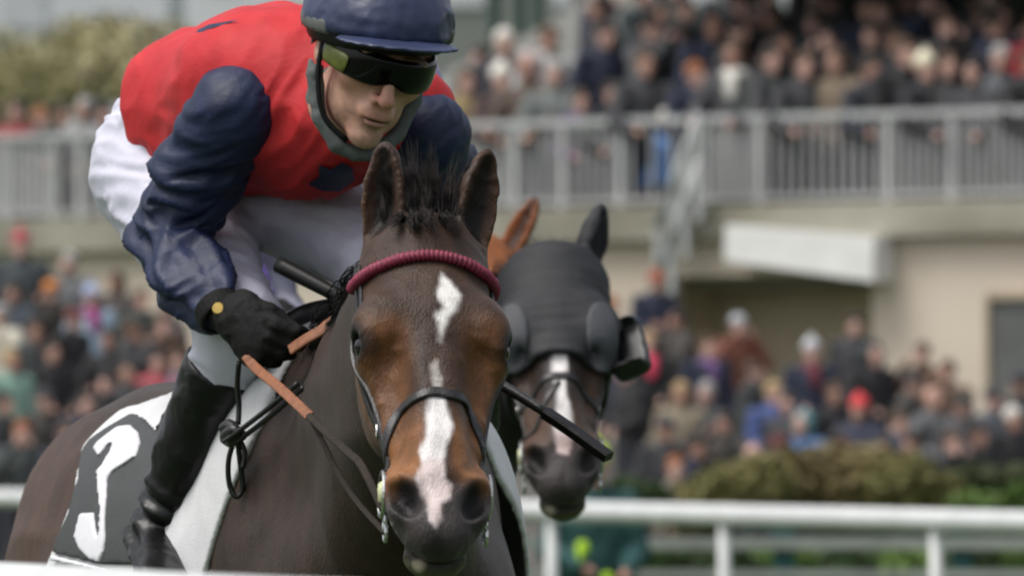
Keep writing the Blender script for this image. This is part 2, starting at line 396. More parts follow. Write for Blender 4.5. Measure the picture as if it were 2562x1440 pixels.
def build_horse(name, label, cat, org, th, head, HM, hd=.0036, hb=.012, headcol=None, ears=((-1, .0, .10, -.25), (1, .05, .05, .12)), coat=coat_m, dark=DARK, mane=True, group='racehorses at the gallop'):
    head = np.asarray(head, float)
    body, toL, toH, BM, o = horse_fns(org, th, head, HM)
    root = empty(name, org, label, cat, group)
    def hf(Q):
        d = headsdf(Q)
        for e in ears: d = smin(d, earsdf(Q, *e), .012)
        return d
    Vh, Qh = extract(hf, (-.17, -.18, -.66), (.17, .27, .26), hd, 2)
    Ch = headcol(Vh) if headcol else bay_head(Vh, dark)
    # ears: dark tips, darker bowl
    ez = sstep(.10, .17, Vh @ np.array([0, -.50, .86])); Ch = mix3(Ch, dark*.45, ez*.85)
    for e in ears:
        eb, ea, eL = earpts(e[0], e[1], e[2]); en = np.array([math.sin(e[3]), -.86*math.cos(e[3]), -.5*math.cos(e[3])]); en = nrm(en - (en @ ea)*ea); eu = np.cross(ea, en)
        qe = Vh - eb; al = qe @ ea; la = qe @ eu; de = qe @ en; ww = np.interp(al, [-.03, 0, .03, .07, .11, .145, .165], [.020, .021, .026, .030, .026, .016, .004])*(e[5] if len(e) > 5 else 1.)*.86
        inn = sstep(1.08, .9, np.sqrt((la/ww)**2 + (de/(ww*.78))**2))*sstep(.008, .025, al)
        Ch = mix3(Ch, dark*np.array([.22, .2, .2]), inn); Ch = mix3(Ch, dark*np.array([3.2, 2.6, 2.0]), inn*sstep(.35, .8, np.abs(la)/ww)*.35)
    Vh = relief(Vh, Qh, .0022, 26.); Wh = head + Vh @ HM.T
    lo = np.array(org) + (-1.0, -1.45, .0); hi = np.array(org) + (1.0, 1.95, 1.95)
    Vb, Qb = extract(body, lo, hi, hb, 3)
    Vb = relief(Vb, Qb, .007, 7.); q = toL(Vb); nz = vnoise(Vb*5)
    Cb = np.tile(dark, (len(Vb), 1))*(.85 + .4*nz)[:, None]
    Cb = mix3(Cb, dark*np.array([2.3, 2.0, 1.7]), sstep(.7, 1.1, q[:, 1])*sstep(.12, .26, np.abs(q[:, 0]) + .05*nz)*.8)
    Cb = mix3(Cb, (.008, .007, .007), sstep(.75, .5, q[:, 2]))
    me = mesh_np(name + '_body', np.concatenate([Wh, Vb]), np.concatenate([Qh, Qb + len(Wh)])); vcol(me, np.concatenate([Ch, Cb]))
    link('body', me, coat, root)
    for sx in (-1, 1):
        th_ = np.linspace(0, 2*math.pi, 20, endpoint=False); V = []; Fs = []
        c = np.array([sx*.0915, .038, -.182])
        for i, a in enumerate(np.linspace(-math.pi/2, math.pi/2, 11)):
            for b in th_: V.append(head + HM @ (c + .0185*np.array([math.cos(a)*math.cos(b), math.sin(a)*.98, math.cos(a)*math.sin(b)])))
        for i in range(10):
            for j in range(20): Fs.append((i*20+j, i*20+(j+1) % 20, i*20+20+(j+1) % 20, i*20+20+j))
        link('eye', mesh_py('eye', V, Fs, True), eye_m, root)
    H = Horse(); H.body = body; H.toL = toL; H.toH = toH; H.BM = BM; H.org = o; H.head = head; H.HM = HM; H.root = root; H.hf = hf
    H.hw = lambda Q: hf(toH(Q))
    return H
def L2W(H, p): return H.org + H.BM @ np.asarray(p, float)
def H2W(H, p): return H.head + H.HM @ np.asarray(p, float)
# ---- the leading bay
HEAD1 = P(1078, 578, 14.22); HM1 = head_axes(R(37), R(7), R(2.5)); ORG1 = (-.25, 15.08, 0)
# white markings, read off on the face
STAR = [(1107,686),(1126,705),(1152,739),(1141,776),(1122,795),(1111,825),(1102,859),(1096,810),(1089,791),(1111,769),(1092,739),(1100,709)]
STRIPE = [(1080,912),(1092,900),(1102,955),(1096,985),(1082,985)]
BLAZE = [(680,330),(770,330),(800,420),(825,510),(790,610),(765,720),(770,840),(815,880),(800,960),(750,990),(745,1080),(720,1130),(690,1090),(680,1000),(640,920),(610,840),(640,740),(620,670),(660,580),(665,450)]
BLAZE = [(800 + a/2.483, 860 + b/2.483) for a, b in BLAZE]
def marks_local(pg):
    pg = np.array(pg, float); q = trace(lambda Q: headsdf((Q - HEAD1) @ HM1), pg[:, 0], pg[:, 1], 13.4); q = (q - HEAD1) @ HM1
    return np.stack([q[:, 0], -q[:, 2]], 1)
MARKS = [marks_local(p) for p in (STAR, STRIPE, BLAZE)]
def bay_marked(V):
    C = bay_head(V); x = V[:, 0]; t = -V[:, 2]; j = (vnoise(V*np.array([180, 180, 60])) - .5)*.006
    front = (V[:, 1] < .06)
    for m, c in zip(MARKS, ((.62, .60, .57), (.36, .33, .30), (.66, .63, .62))):
        C = mix3(C, c, sstep(.0055, -.0045, polysd(x, t, m) + j*.8)*front)
    C = mix3(C, (.55, .40, .38), sstep(.395, .42, t)*sstep(.006, -.004, polysd(x, t, MARKS[2]))*front*.6)
    return C
H1 = build_horse('racehorse', 'dark bay racehorse with white star and blaze galloping in front', 'horse', ORG1, R(15), HEAD1, HM1,
                 headcol=bay_marked, ears=((-1, .02, .0, -.45, .168, 1.10), (1, .04, .16, .40, .168, 1.06)))
# ---- mane and forelock of the bay
def side_root(H, u):                    # along the crest from poll (0) to withers (1)
    a = H.toL(H2W(H, (0, .085, .045))[None])[0]; b = np.array([0, .06, 1.60])
    m = .5*(a + b) + np.array([0, 0, .0]); p = (1-u)**2*a + 2*u*(1-u)*m + u*u*b; return p
def mane_lock(H, rnd, nk=64):
    ks = []
    for k in range(nk):
        u = (k + rnd.random())/nk; p = side_root(H, u); L = .06 + .06*rnd.random(); lat = -1 if rnd.random() < .8 else .5
        ks.append((p, L, lat, rnd.random(4), u))
    def f(i):
        p, L, lat, z, u = ks[i % nk]; lf = .028*max(0., 1 - u*1.6); n = lambda s: rnd.normal(size=3)*s
        p0 = p + n(.010) + np.array([0, 0, -.006]); a = p0 + np.array([lat*.006, .008, .014 + .010*z[0] + lf*.5]) + n(.004); b = p0 + np.array([lat*(.022 + .012*z[1]), .028, .004*z[2] + lf*.3]) + n(.004)
        c = p + np.array([lat*(.038 + .018*z[1]), .05 + .03*z[3], -L*.5]) + n(.008); d = p + np.array([lat*(.050 + .02*z[0]), .07 + .04*z[3], -L*1.1]) + n(.010)
        return [L2W(H, x) for x in (p0, a, b, c, d)], .0010 + .0009*rnd.random()
    return f
rn = np.random.default_rng(3)
V, Q = strands(3600, mane_lock(H1, rn), seg=9); link('mane', mesh_np('mane', V, Q), hair_m, H1.root)
def fore_lock(H, rnd, tall=1.0, nk=44):
    ks = []
    for k in range(nk):
        x = np.clip(rnd.normal()*.024, -.034, .038); c = np.array([x, .055 + .025*rnd.random(), .012 + .025*rnd.random()])
        up = nrm(np.array([x*5 + rnd.normal()*.13, -.45 + rnd.normal()*.12, .88])); L = tall*(.085 + .060*rnd.random())
        tip = c + up*L + rnd.normal(size=3)*.010; mid = c + up*L*.55 + rnd.normal(size=3)*.008
        if k % 6 == 0: mid = c + np.array([x*.2, -.05, .012]); tip = c + np.array([x*.5 + rnd.normal()*.01, -.078, -.022 - .015*rnd.random()])
        ks.append((c, mid, tip))
    def f(i):
        c, m, t = ks[i % nk]; n = lambda s: rnd.normal(size=3)*s; s_ = rnd.random()
        r0 = c + n(.012); return [H2W(H, a) for a in (r0, .5*(r0 + m) + n(.003), m + n(.004), t + n(.006) - (t - m)*.6*s_)], .0009 + .0008*rnd.random()
    return f
V, Q = strands(3200, fore_lock(H1, rn)); link('forelock', mesh_np('forelock', V, Q), fore_m, H1.root)
def tail(H, m):
    def f(i):
        p = np.array([rn.normal()*.02, 1.45, 1.32 + rn.normal()*.02]); e = rn.normal(size=3)*.03 + np.array([.10, 0, 0])
        return [L2W(H, p + d) for d in (np.zeros(3), np.array([0, .2, .03]) + e*.3, np.array([0, .42, -.15]) + e, np.array([0, .55, -.5]) + e*1.6)], .006
    V, Q = strands(160, f); link('tail', mesh_np('tail', V, Q), m, H.root)
tail(H1, hair_m)
# ---- bridle
pink_m = mat('maroon_braid', (.20, .016, .045), .55, .3, 160., .4, 500.)
steel_m = mat('bit_steel', (.55, .55, .53), .25, .1, 50., metal=1.)
guard_m = mat('pale_rubber', (.55, .56, .33), .6, .2, 80.)
orange_m = mat('rubber_rein', (.21, .074, .028), .6, .3, 90., .4, 400.)
brown_m = mat('dark_rein', (.022, .016, .011), .75, .3, 80., .2, 300., spec=.2)
def strap_on(H, fn, pts, w, t, n=40, local=True):
    p = np.array([H2W(H, a) for a in pts]) if local else np.array(pts)
    p = snap(fn, catmull(p, n), t*.45); 
    for _ in range(2): p[1:-1] = .5*p[1:-1] + .25*(p[:-2] + p[2:])
    return tube(p, 0, flat=(w, t), up=grad(fn, p, .004))
def bridle(H, label, brow_px=None, nose_px=None, brow_m=pink_m, group='bridles on the racehorses', guards=True):
    hd = lambda Q: headsdf(H.toH(Q))
    root = empty('bridle', H2W(H, (0, 0, -.1)), label, 'bridle', group)
    p = np.array([H2W(H, q) for q in ((-.090, .105, -.028), (-.092, .065, -.042), (-.080, .020, -.049), (-.04, -.004, -.047), (0, -.010, -.045), (.04, -.004, -.047), (.080, .020, -.049), (.092, .065, -.042), (.090, .105, -.028))])
    p = snap(hd, catmull(p, 150), .005)
    for _ in range(6): p[1:-1] = .5*p[1:-1] + .25*(p[:-2] + p[2:])
    r = .0080*(1 + .22*np.sin(np.arange(150)*math.pi/1.6))
    link('browband', mesh_py('browband', *tube(p, r, 8), True), brow_m, root)
    if nose_px:
        a = np.array(nose_px, float); p = trace(hd, a[:, 0], a[:, 1], H.head[1] - .8)
        p = np.vstack([[H2W(H, (-.066, .100, -.375)), H2W(H, (-.066, .060, -.352))], p, [H2W(H, (.066, .060, -.352)), H2W(H, (.066, .100, -.375))]])
        link('noseband', mesh_py('noseband', *strap_on(H, hd, p, .0145, .007, 60, False)), leather_m, root)
        link('chin_strap', mesh_py('chin_strap', *strap_on(H, hd, [(-.066, .095, -.375), (-.05, .12, -.385), (0, .14, -.39), (.05, .12, -.385), (.066, .095, -.375)], .012, .005)), leather_m, root)
    for sx in (-1, 1):
        c = link('cheekpiece', mesh_py('cheekpiece', *strap_on(H, hd, [(sx*.092, .092, -.008), (sx*.108, .088, -.15), (sx*.10, .094, -.24), (sx*.075, .088, -.32), (sx*.066, .080, -.40)], .014, .006)), leather_m, root)
        link('cheekpiece', mesh_py('noseband_hanger', *strap_on(H, hd, [(sx*.092, .075, -.012), (sx*.104, .066, -.09), (sx*.110, .068, -.17), (sx*.094, .066, -.25), (sx*.072, .062, -.33), (sx*.064, .062, -.385)], .010, .005)), leather_m, root)
        link('headpiece', mesh_py('headpiece', *strap_on(H, hd, [(sx*.092, .095, -.005), (sx*.088, .125, .0), (sx*.07, .15, .02), (sx*.02, .165, .035)], .018, .006)), leather_m, root)
        for k in (-.13, -.30):
            q = snap(hd, H2W(H, (sx*.1, .088, k))[None], .006)[0]; u = grad(hd, q[None])[0]; e = nrm(H.HM[:, 2]); f = np.cross(u, e)
            link('buckle', mesh_py('buckle', *tube([q + .009*(math.cos(x)*e*1.1 + math.sin(x)*f) for x in np.linspace(0, 2*math.pi, 17)], .0016, 5)), steel_m, root)
        ctr = H2W(H, (sx*.074, .070, -.415)); ez = H.HM[:, 2]; ey = H.HM[:, 1]
        b = link('bit_ring', mesh_py('bit_ring', *tube([ctr + .031*(math.cos(x)*ez + math.sin(x)*ey) for x in np.linspace(0, 2*math.pi, 25)], .0036, 7)), steel_m, root)
        if guards:
            link('bit_guard', mesh_py('bit_guard', *tube([H2W(H, (sx*(.064 + .008*k), .066, -.415)) for k in range(3)], [.012, .019, .013], 14), True), guard_m, root)
            for z in (-.455, -.475): link('bit_ring', mesh_py('bit_link', *tube([H2W(H, (sx*.07, .08 + .011*math.sin(x), z + .011*math.cos(x))) for x in np.linspace(0, 2*math.pi, 13)], .003, 6)), steel_m, root)
    link('bit_mouthpiece', mesh_py('bit_mouthpiece', *tube([H2W(H, (x, .078, -.415)) for x in (-.07, -.02, .02, .07)], .007, 8), True), steel_m, root)
    return root
BR1 = bridle(H1, 'black leather bridle with maroon braided browband on the leading bay', [(915,672),(935,652),(980,635),(1040,625),(1100,624),(1160,636),(1205,658),(1230,688)],
       [(985,1060),(1010,1026),(1045,996),(1090,982),(1135,993),(1165,1020)])
# ---- saddlecloth, cut to shape on the horse's own surface
white_m = mat('white_cloth', (.58, .585, .59), .75, .06, 25., .3, 300.)
panel_m = mat('charcoal_panel', (.036, .038, .038), .6, .12, 30., .25, 300.)
num_m = mat('white_numeral', (.62, .62, .65), .6, .04, 30., .2, 300.)
CLOTH = [(112,1440),(150,1345),(192,1240),(203,1160),(208,1118),(228,1090),(262,1072),(300,1045),(325,1026),(380,1010),(440,996)]
FRONT = [(772,946),(700,1050),(640,1150),(595,1250),(560,1350),(530,1440)]
def drape(Q):                           # the surface the stiff cloth lies on: it bridges the hollow flank
    q = H1.toL(Q); S = np.stack([np.abs(q[:, 0]), q[:, 1], q[:, 2]], 1)
    return smin(smin(H1.body(Q), ell(S, (0, .50, 1.21), (.335, .58, .345)), .08), ell(q, (.19, .06, 1.15), (.085, .22, .34)), .06)
def sz(px, off=0.):
    a = np.array(px, float); q = trace(lambda Q: drape(Q) - off, a[:, 0], a[:, 1], 13.6); l = H1.toL(q); return l
def cloth_piece(pg, off, th, lat, lo, hi, h=.0045):
    pgn = np.array(pg)
    def fn(Q):
        d = drape(Q); q = H1.toL(Q); o = np.abs(d - off) - th
        near = np.abs(d) < .06
        s = np.full(len(Q), .2); s[near] = polysd(q[near, 1], q[near, 2], pgn)
        o = np.maximum(o, s)
        if lat: o = np.maximum(o, q[:, 0] + .03)
        return o
    lo = np.asarray(lo); hi = np.asarray(hi); return extract(fn, lo, hi, h, 1)

NUM = [(615,585),(660,530),(780,440),(850,430),(905,480),(920,550),(890,640),(820,690),(740,740),(700,790),(700,900),(690,1000),(690,1180),(680,1280),(650,1345),(590,1330),(520,1260),(490,1180),(505,1100),(530,1020),(615,1015),(625,1110),(640,1180),(655,1160),(660,1000),(650,900),(640,800),(640,740),(680,690),(720,620),(745,570),(725,550),(690,580),(645,640)]
NUM = [(a/2.667, 900 + b/2.667) for a, b in NUM]
PANEL = [(128,1382),(168,1285),(194,1195),(203,1125),(222,1098),(292,1052),(326,1032),(352,1046),(390,1085),(412,1125),(425,1180),(415,1260),(395,1330),(375,1395),(345,1412),(250,1412),(185,1395)]

CL = [(.02, 1.0), (-.05, 1.25), (-.09, 1.31), (-.13, 1.37), (-.17, 1.43), (-.185, 1.49), (-.12, 1.56), (-.08, 1.75), (.40, 1.75), (.406, 1.53), (.485, 1.514), (.655, 1.505), (.672, 1.493),
      (.665, 1.478), (.66, 1.465), (.62, 1.449), (.51, 1.421), (.43, 1.372), (.43, 1.308), (.48, 1.249), (.54, 1.0)]
sc_root = empty('saddlecloth', L2W(H1, (0, .25, 1.0)), 'white saddlecloth with charcoal number panel on the leading bay', 'saddlecloth')
cl = link('cloth', mesh_np('cloth', *cloth_piece(CL, .008, .0045, False, L2W(H1, (0, .25, 1.3)) - (.62, .58, .33), L2W(H1, (0, .25, 1.3)) + (.62, .58, .34), .005)), white_m, sc_root)
def flat2(px, off=.018):
    l = sz(px, off); return [(min(a[1], .70), a[2]) for a in l]
pl = flat2(PANEL); bb = (L2W(H1, (-.28, .40, 1.38)) - (.28, .48, .16), L2W(H1, (-.28, .40, 1.38)) + (.28, .48, .18))
link('number_panel', mesh_np('number_panel', *cloth_piece(pl, .0145, .0042, True, *bb, .004)), panel_m, sc_root)
link('numeral', mesh_np('numeral', *cloth_piece(flat2(NUM, .022), .0190, .0040, True, *bb, .0036)), num_m, sc_root)
EDGE = [(128,1386),(200,1404),(262,1422),(258,1434),(196,1416),(122,1400)]
link('edge_binding', mesh_np('edge_binding', *cloth_piece(flat2(EDGE, .022), .0200, .0036, True, *bb, .0036)), num_m, sc_root)
# ---- small racing saddle under the jockey
sd_m = leather_m
def sdl(Q):
    q = H1.toL(Q); S = np.stack([np.abs(q[:, 0]), q[:, 1], q[:, 2]], 1); d = drape(Q)
    o = np.maximum(np.abs(d - .026) - .012, polysd(q[:, 1], q[:, 2], [(.02, 1.75), (.34, 1.75), (.32, 1.56), (.22, 1.47), (.10, 1.47), (.0, 1.54)]))
    return smin(o, chain(q, [(-.06, .04, 1.60), (0, .02, 1.635), (.06, .04, 1.60)], [.022, .025, .022], .01), .02)
link_s = link('saddle', mesh_np('saddle', *extract(sdl, L2W(H1, (0, .2, 1.5)) - (.35, .35, .15), L2W(H1, (0, .2, 1.5)) + (.35, .35, .2), .008)), sd_m)
tag(link_s, 'small black racing saddle under the red vested jockey', 'saddle')
# ================================================================== THE JOCKEY
red_m = mat('red_silk', (.45, .026, .030), .6, .14, 18., .3, 70., spec=.2)
navy_m = mat('navy_satin', (.010, .017, .050), .52, .3, 18., .3, 90., spec=.32)
breech_m = mat('white_breeches', (.52, .52, .61), .6, .06, 20., .25, 60.)
boot_m = mat('boot_leather', (.005, .005, .005), .36, .25, 30., .2, 60., spec=.3)
glove_m = mat('glove_fabric', (.007, .0065, .0065), .75, .3, 60., .3, 300., spec=.2)
skin_m = mat('skin', (1, 1, 1), .48, .07, 60., .15, 500., attr=True, spec=.4)
cap_m = mat('navy_cap', (.028, .038, .088), .40, .15, 22., .3, 40., spec=.45)
band_m = mat('grey_band', (.085, .09, .085), .55, .15, 60.)
black_m = mat('black_plastic', (.005, .005, .005), .5, .2, 60., spec=.25)
lens_m = mat('dark_lens', (.003, .003, .003), .12, .2, 30., spec=.22)
lime_m = mat('lime_reflection', (.085, .10, .012), .45, .25, 60.)
gait_m = mat('grey_gaiter', (.085, .098, .095), .8, .15, 80., .3, 400.)
gold_m = mat('gold_button', (.60, .42, .12), .35, .15, 80., metal=.6)
def folds(V, Q, amp, sc, dirs=(1, 1, 1), seed=0., ridged=True, axis=None):
    """push a garment's surface in and out in soft folds"""
    me_n = np.zeros_like(V)
    a, b, c, d = (V[Q[:, i]] for i in range(4)); n = np.cross(c - a, d - b)
    for i in range(4):
        for k in range(3): me_n[:, k] += np.bincount(Q[:, i], n[:, k], len(V))
    me_n /= np.linalg.norm(me_n, axis=1)[:, None] + 1e-12
    q = (V + seed)*sc*np.asarray(dirs)
    if axis is not None: q = (V + seed)*sc*.38 + (((V @ axis)*sc*.9)[:, None])*axis
    w = np.stack([vnoise(q*.7 + 5), vnoise(q*.7 + 11), vnoise(q*.7 + 17)], 1)
    x = vnoise(q + 1.4*w); x = 1 - 2*np.abs(x - .5)*1.6 if ridged else x*2 - 1
    return V + me_n*(amp*(x - .3))[:, None]
def humanhead(Q):
    x = np.abs(Q[:, 0]); S = np.stack([x, Q[:, 1], Q[:, 2]], 1)
    d = ell(S, (0, .012, .035), (.074, .092, .085))
    d = smin(d, ell(S, (0, -.030, -.045), (.050, .060, .072)), .035)
    d = smin(d, ell(S, (.031, -.005, -.072), (.020, .045, .028)), .03)
    d = smin(d, ell(S, (0, -.072, -.103), (.023, .020, .018)), .022)
    d = smin(d, ell(S, (.044, -.058, -.018), (.020, .020, .018)), .025)
    d = smin(d, ell(S, (.028, -.084, .028), (.026, .012, .009)), .012)
    d = smax(d, -ell(S, (.032, -.100, .008), (.016, .016, .012)), .012)
    d = smin(d, rc(S, (0, -.088, .018), (0, -.112, -.030), .0078, .0098), .009)
    d = smin(d, ell(S, (0, -.113, -.033), (.0100, .010, .009)), .008)
    d = smin(d, ell(S, (.012, -.096, -.036), (.0075, .010, .0075)), .006)
    d = smax(d, -ell(S, (.0065, -.106, -.0415), (.0035, .005, .004)), .003)
    d = smin(d, ell(S, (0, -.088, -.060), (.027, .014, .017)), .014)
    d = smin(d, ell(S, (.005, -.0975, -.0635), (.013, .006, .0046)), .005)
    d = smin(d, ell(S, (0, -.0955, -.0742), (.015, .0066, .0056)), .005)
    d = smax(d, -box(S, (0, -.104, -.0685), (.022, .010, .0011), None, .0005), .003)
    d = smax(d, -ell(S, (0, -.098, -.0865), (.018, .006, .0045)), .008)
    e = smax(ell(S, (.078, .012, -.004), (.009, .020, .031)), -ell(S, (.088, .008, .0), (.008, .011, .018)), .004)
    d = smin(d, e, .006)
    return d
def headcolor(V, base=(.50, .29, .21)):
    x = np.abs(V[:, 0]); C = np.tile(np.array(base), (len(V), 1)); n = vnoise(V*60)
    C = C*(1 + .10*(n - .5))[:, None]
    lip = sstep(1.25, .8, np.sqrt((x/.024)**2 + ((V[:, 2] + .0685)/.0125)**2))*(V[:, 1] < -.085)
    C = mix3(C, (.36, .15, .115), lip*.65)
    C = mix3(C, (.10, .05, .035), sstep(.0028, .0008, np.abs(V[:, 2] + .0685))*(x < .023)*(V[:, 1] < -.085)*.8)
    C = mix3(C, (.54, .24, .18), (sstep(.035, .01, np.linalg.norm(V - np.array([0, -.11, -.03]), axis=1)) + .5*sstep(.03, .012, np.linalg.norm(np.stack([x, V[:, 1], V[:, 2]], 1) - (.045, -.07, -.02), axis=1)))*.4)
    C = mix3(C, np.array(base)*np.array([.55, .55, .60]), sstep(-.040, -.085, V[:, 2])*sstep(.15, .8, vnoise(V*140))*.6); C = mix3(C, np.array(base)*np.array([1.02, .72, .68]), sstep(.45, .75, vnoise(V*28 + 7))*.45)          # stubble
    C = mix3(C, (.05, .028, .015), sstep(1.2, .7, np.sqrt(((x-.032)/.024)**2 + ((V[:, 2] - .032)/.006)**2))*(V[:, 1] < -.06)*.85)   # brows
    C = mix3(C, (.03, .018, .010), sstep(.0, .02, V[:, 1] - .03)*sstep(-.03, -.01, V[:, 2]))
    return C
def bbox(pts, pad): p = np.array(pts); return p.min(0) - pad, p.max(0) + pad
def garment(root, name, fn, pts, pad, h, m, amp=0, sc=20, dirs=(1, 1, 1), smooth=2, seed=0, ridged=True, axis=None, calm=None, **kw):
    V, Q = extract(fn, *bbox(pts, pad), h, smooth)
    V0 = V
    if amp: V = folds(folds(V, Q, amp, sc, dirs, seed, ridged, axis), Q, amp*.45, sc*2.1, dirs, seed + 4.3, ridged, None if axis is None else nrm(axis + np.array([.5, .3, -.4])))
    if calm: w = .25 + .75*sstep(calm[1], calm[2], np.linalg.norm(V0 - calm[0], axis=1)); V = V0 + (V - V0)*w[:, None]
    return link(name, mesh_np(name, V, Q), m, root, **kw)
def hand(wr, kn, side, across, inward):
    """SDF of a closed hand: wrist, middle of the knuckle row, vector along the knuckle row (index to little), direction the fingers close in"""
    wr, kn = np.array(wr), np.array(kn); ax = nrm(kn - wr); ac = nrm(across); inn = nrm(inward)
    def fn(Q):
        d = rc(Q, wr, wr + ax*.03, .027, .030)
        M = np.stack([ax, ac, np.cross(ax, ac)], 1)
        d = smin(d, ell(Q, .5*(wr + kn) + .006*ax, (.055, .042, .022), M), .02)
        for i, L in enumerate((.95, 1.06, 1.0, .82)):
            k = kn + ac*(-.030 + .020*i) - ax*(.004*abs(i - 1.2)); a = k + (ax*.016 + inn*.022)*L; b = a + (inn*.020 - ax*.016)*L; c = b + (-inn*.004 - ax*.020)*L
            d = smin(d, chain(Q, [k - ax*.02, k, a, b, c], [.0115, .0118, .0108, .0100, .0088], .004), .005)
        t0 = wr + ax*.028 - ac*.026; t1 = t0 + ax*.030 - ac*.014 + inn*.016; t2 = t1 + ax*.020 + ac*.008 + inn*.020
        d = smin(d, chain(Q, [t0, t1, t2], [.016, .0125, .0105], .005), .006)
        return d
    return fn
def jockey(name, label, J, mats, group, fine=1.0, worn=True):
    Rsh, Rmid, Rel, Rfm, Rwr, Rkn = J['R']; Lsh, Lmid, Lel, Lfm, Lwr, Lkn = J['L']
    Wp, Cp, NB = J['torso']; HJ, JM = J['head']
    hipR, kneeR, calfR, ankR, toeR = J['legR']; hipL, kneeL, calfL, ankL, toeL = J['legL']; PV = J['pelvis']
    root = empty(name, J['base'], label, 'person', group)
    tl = lambda Q: (Q - HJ) @ JM
    up = lambda p: HJ + JM @ np.asarray(p, float)
    tax = nrm(Cp - Wp)
    # --- one continuous body under the clothes
    def bodyf(Q):
        d = rc(Q, Wp, Cp, .095, .115); d = smin(d, rc(Q, Rsh, Lsh, .045, .045), .06); d = smin(d, ell(Q, PV, (.13, .12, .12)), .08)
        d = smin(d, chain(Q, [NB, up((0, .05, -.10)), up((0, .02, -.03))], [.06, .052, .05], .02), .04)
        for S_ in (J['R'], J['L']): d = smin(d, chain(Q, [S_[0], S_[2], S_[4], S_[4] + .35*(S_[5] - S_[4])], [.045, .036, .022, .016], .01), .03)
        for a, b, c_, e, f in (J['legR'], J['legL']): d = smin(d, chain(Q, [a, b, c_, e, f], [.08, .05, .042, .03, .03], .02), .05)
        return d
    allp = [Rsh, Lsh, Rel, Lel, Rwr, Lwr, Rkn, Lkn, Wp, Cp, PV, kneeR, kneeL, ankR, ankL, toeR, toeL, HJ]
    Vb, Qb = extract(bodyf, *bbox(allp, .16), .014, 1)
    Vh, Qh = extract(humanhead, (-.10, -.13, -.14), (.10, .12, .13), .0024*fine, 1); Ch = headcolor(Vh)
    me = mesh_np('body', np.concatenate([HJ + Vh @ JM.T, Vb]), np.concatenate([Qh, Qb + len(Vh)])); vcol(me, np.concatenate([Ch, np.tile((.50, .29, .21), (len(Vb), 1))]))
    link('body', me, skin_m, root)
    # --- vest
    hem, hn = J['hem']
    def vestf(Q):
        d = rc(Q, Wp, Cp, .118, .128)
        d = smin(d, rc(Q, J['vsh'][0], J['vsh'][1], .078, .070), .09)
        d = smin(d, ell(Q, J['hump'], (.12, .14, .08)), .10)
        d = smin(d, rc(Q, Cp, NB, .10, .072), .06)
        d = smax(d, (Q - hem) @ hn, .012)
        return d
    vest = garment(root, 'vest', vestf, [Wp, Cp, Rsh, Lsh, NB, J['hump']], .19, .0055*fine, mats['vest'], .010, 13, seed=3., axis=nrm((1, .2, -.3)))
    J['vestf'] = vestf
    # --- sleeves
    for S_, rr, sd in ((J['R'], J.get('rR', (.070, .058, .047, .046, .035)), 1.), (J['L'], J.get('rL', (.066, .062, .052, .046, .036)), 7.)):
        fn = lambda Q, S_=S_, rr=rr: smax(chain(Q, S_[:5], rr, .03), -((Q - (S_[4] + nrm(S_[3]-S_[4])*.012)) @ nrm(S_[3] - S_[4])) - 0.0, .006)
        ax = nrm(S_[2] - S_[0])
        garment(root, 'sleeve', fn, list(S_[:5]), .10, .005*fine, mats['sleeve'], .016, 22, seed=sd, axis=nrm(.75*ax + np.array([.45, 0, .1])), calm=(S_[0], .05, .17))
    # --- breeches
    def brf(Q):
        d = ell(Q, PV, (.15, .14, .135))
        d = smin(d, chain(Q, [hipR, kneeR], [.105, .060], .02), .05); d = smin(d, chain(Q, [hipL, kneeL], [.105, .060], .02), .05)
        d = smin(d, rc(Q, kneeR, kneeR + .35*(calfR - kneeR), .062, .056), .03); d = smin(d, rc(Q, kneeL, kneeL + .5*(calfL - kneeL), .064, .056), .03)
        d = smin(d, rc(Q, PV, Wp, .125, .10), .05)
        return d
    garment(root, 'breeches', brf, [PV, hipR, hipL, kneeR, kneeL, Wp, calfR, calfL], .17, .006*fine, mats['breeches'], .005, 26, seed=9., axis=nrm((.25, 0, 1)))
    # --- boots
    for a, b, c_, e, f in (J['legR'], J['legL']):
        st_ = b + .30*(c_ - b); ax = nrm(c_ - b)
        def btf(Q, b=b, c_=c_, e=e, f=f, st_=st_, ax=ax):
            d = chain(Q, [b, c_, e], [.064, .058, .044], .02); d = smin(d, chain(Q, [e, f], [.040, .036], .01), .02)
            s = (Q - c_) @ nrm(e - c_); L = np.linalg.norm(e - c_); w = sstep(.2*L, .75*L, s)
            d = d - .0085*w*np.sin(s*185 + 2.2*vnoise(Q*16))*(.4 + vnoise(Q*22))
            return smax(d, -((Q - st_) @ ax), .006)
        garment(root, 'boot', btf, [b, c_, e, f], .08, .005*fine, mats['boot'], .003, 20, seed=2.)
    # --- gloves
    for wr, kn, ac, inn in ((Rwr, Rkn, J['hr'][0], J['hr'][1]), (Lwr, Lkn, J['hl'][0], J['hl'][1])):
        g = garment(root, 'glove', hand(wr, kn, 1, ac, inn), [wr, kn], .09, .0034*fine, mats['glove'], .0015, 60)
        if worn and wr is Rwr:
            ax = nrm(kn - wr); c = wr - ax*.004 + J['btn']; n = nrm(J['btn']); u = nrm(np.cross(n, (0, 0, 1))); v = np.cross(n, u)
            ring = lambda r, z: [c + n*z + r*(math.cos(x)*u + math.sin(x)*v) for x in np.linspace(0, 2*math.pi, 17)[:-1]]
            link('button', mesh_py('button', *prism(ring(.0095, 0)[::-1], ring(.008, .005)[::-1])), gold_m, g)
            cuff = [wr - ax*.012 + .034*(math.cos(x)*nrm(np.cross(ax, ac)) + math.sin(x)*nrm(ac)) for x in np.linspace(0, 2*math.pi, 25)]
            link('cuff', mesh_py('cuff', *tube(cuff, 0, flat=(.026, .006), up=[p - (wr - ax*.012) for p in cuff])), glove_m, g)
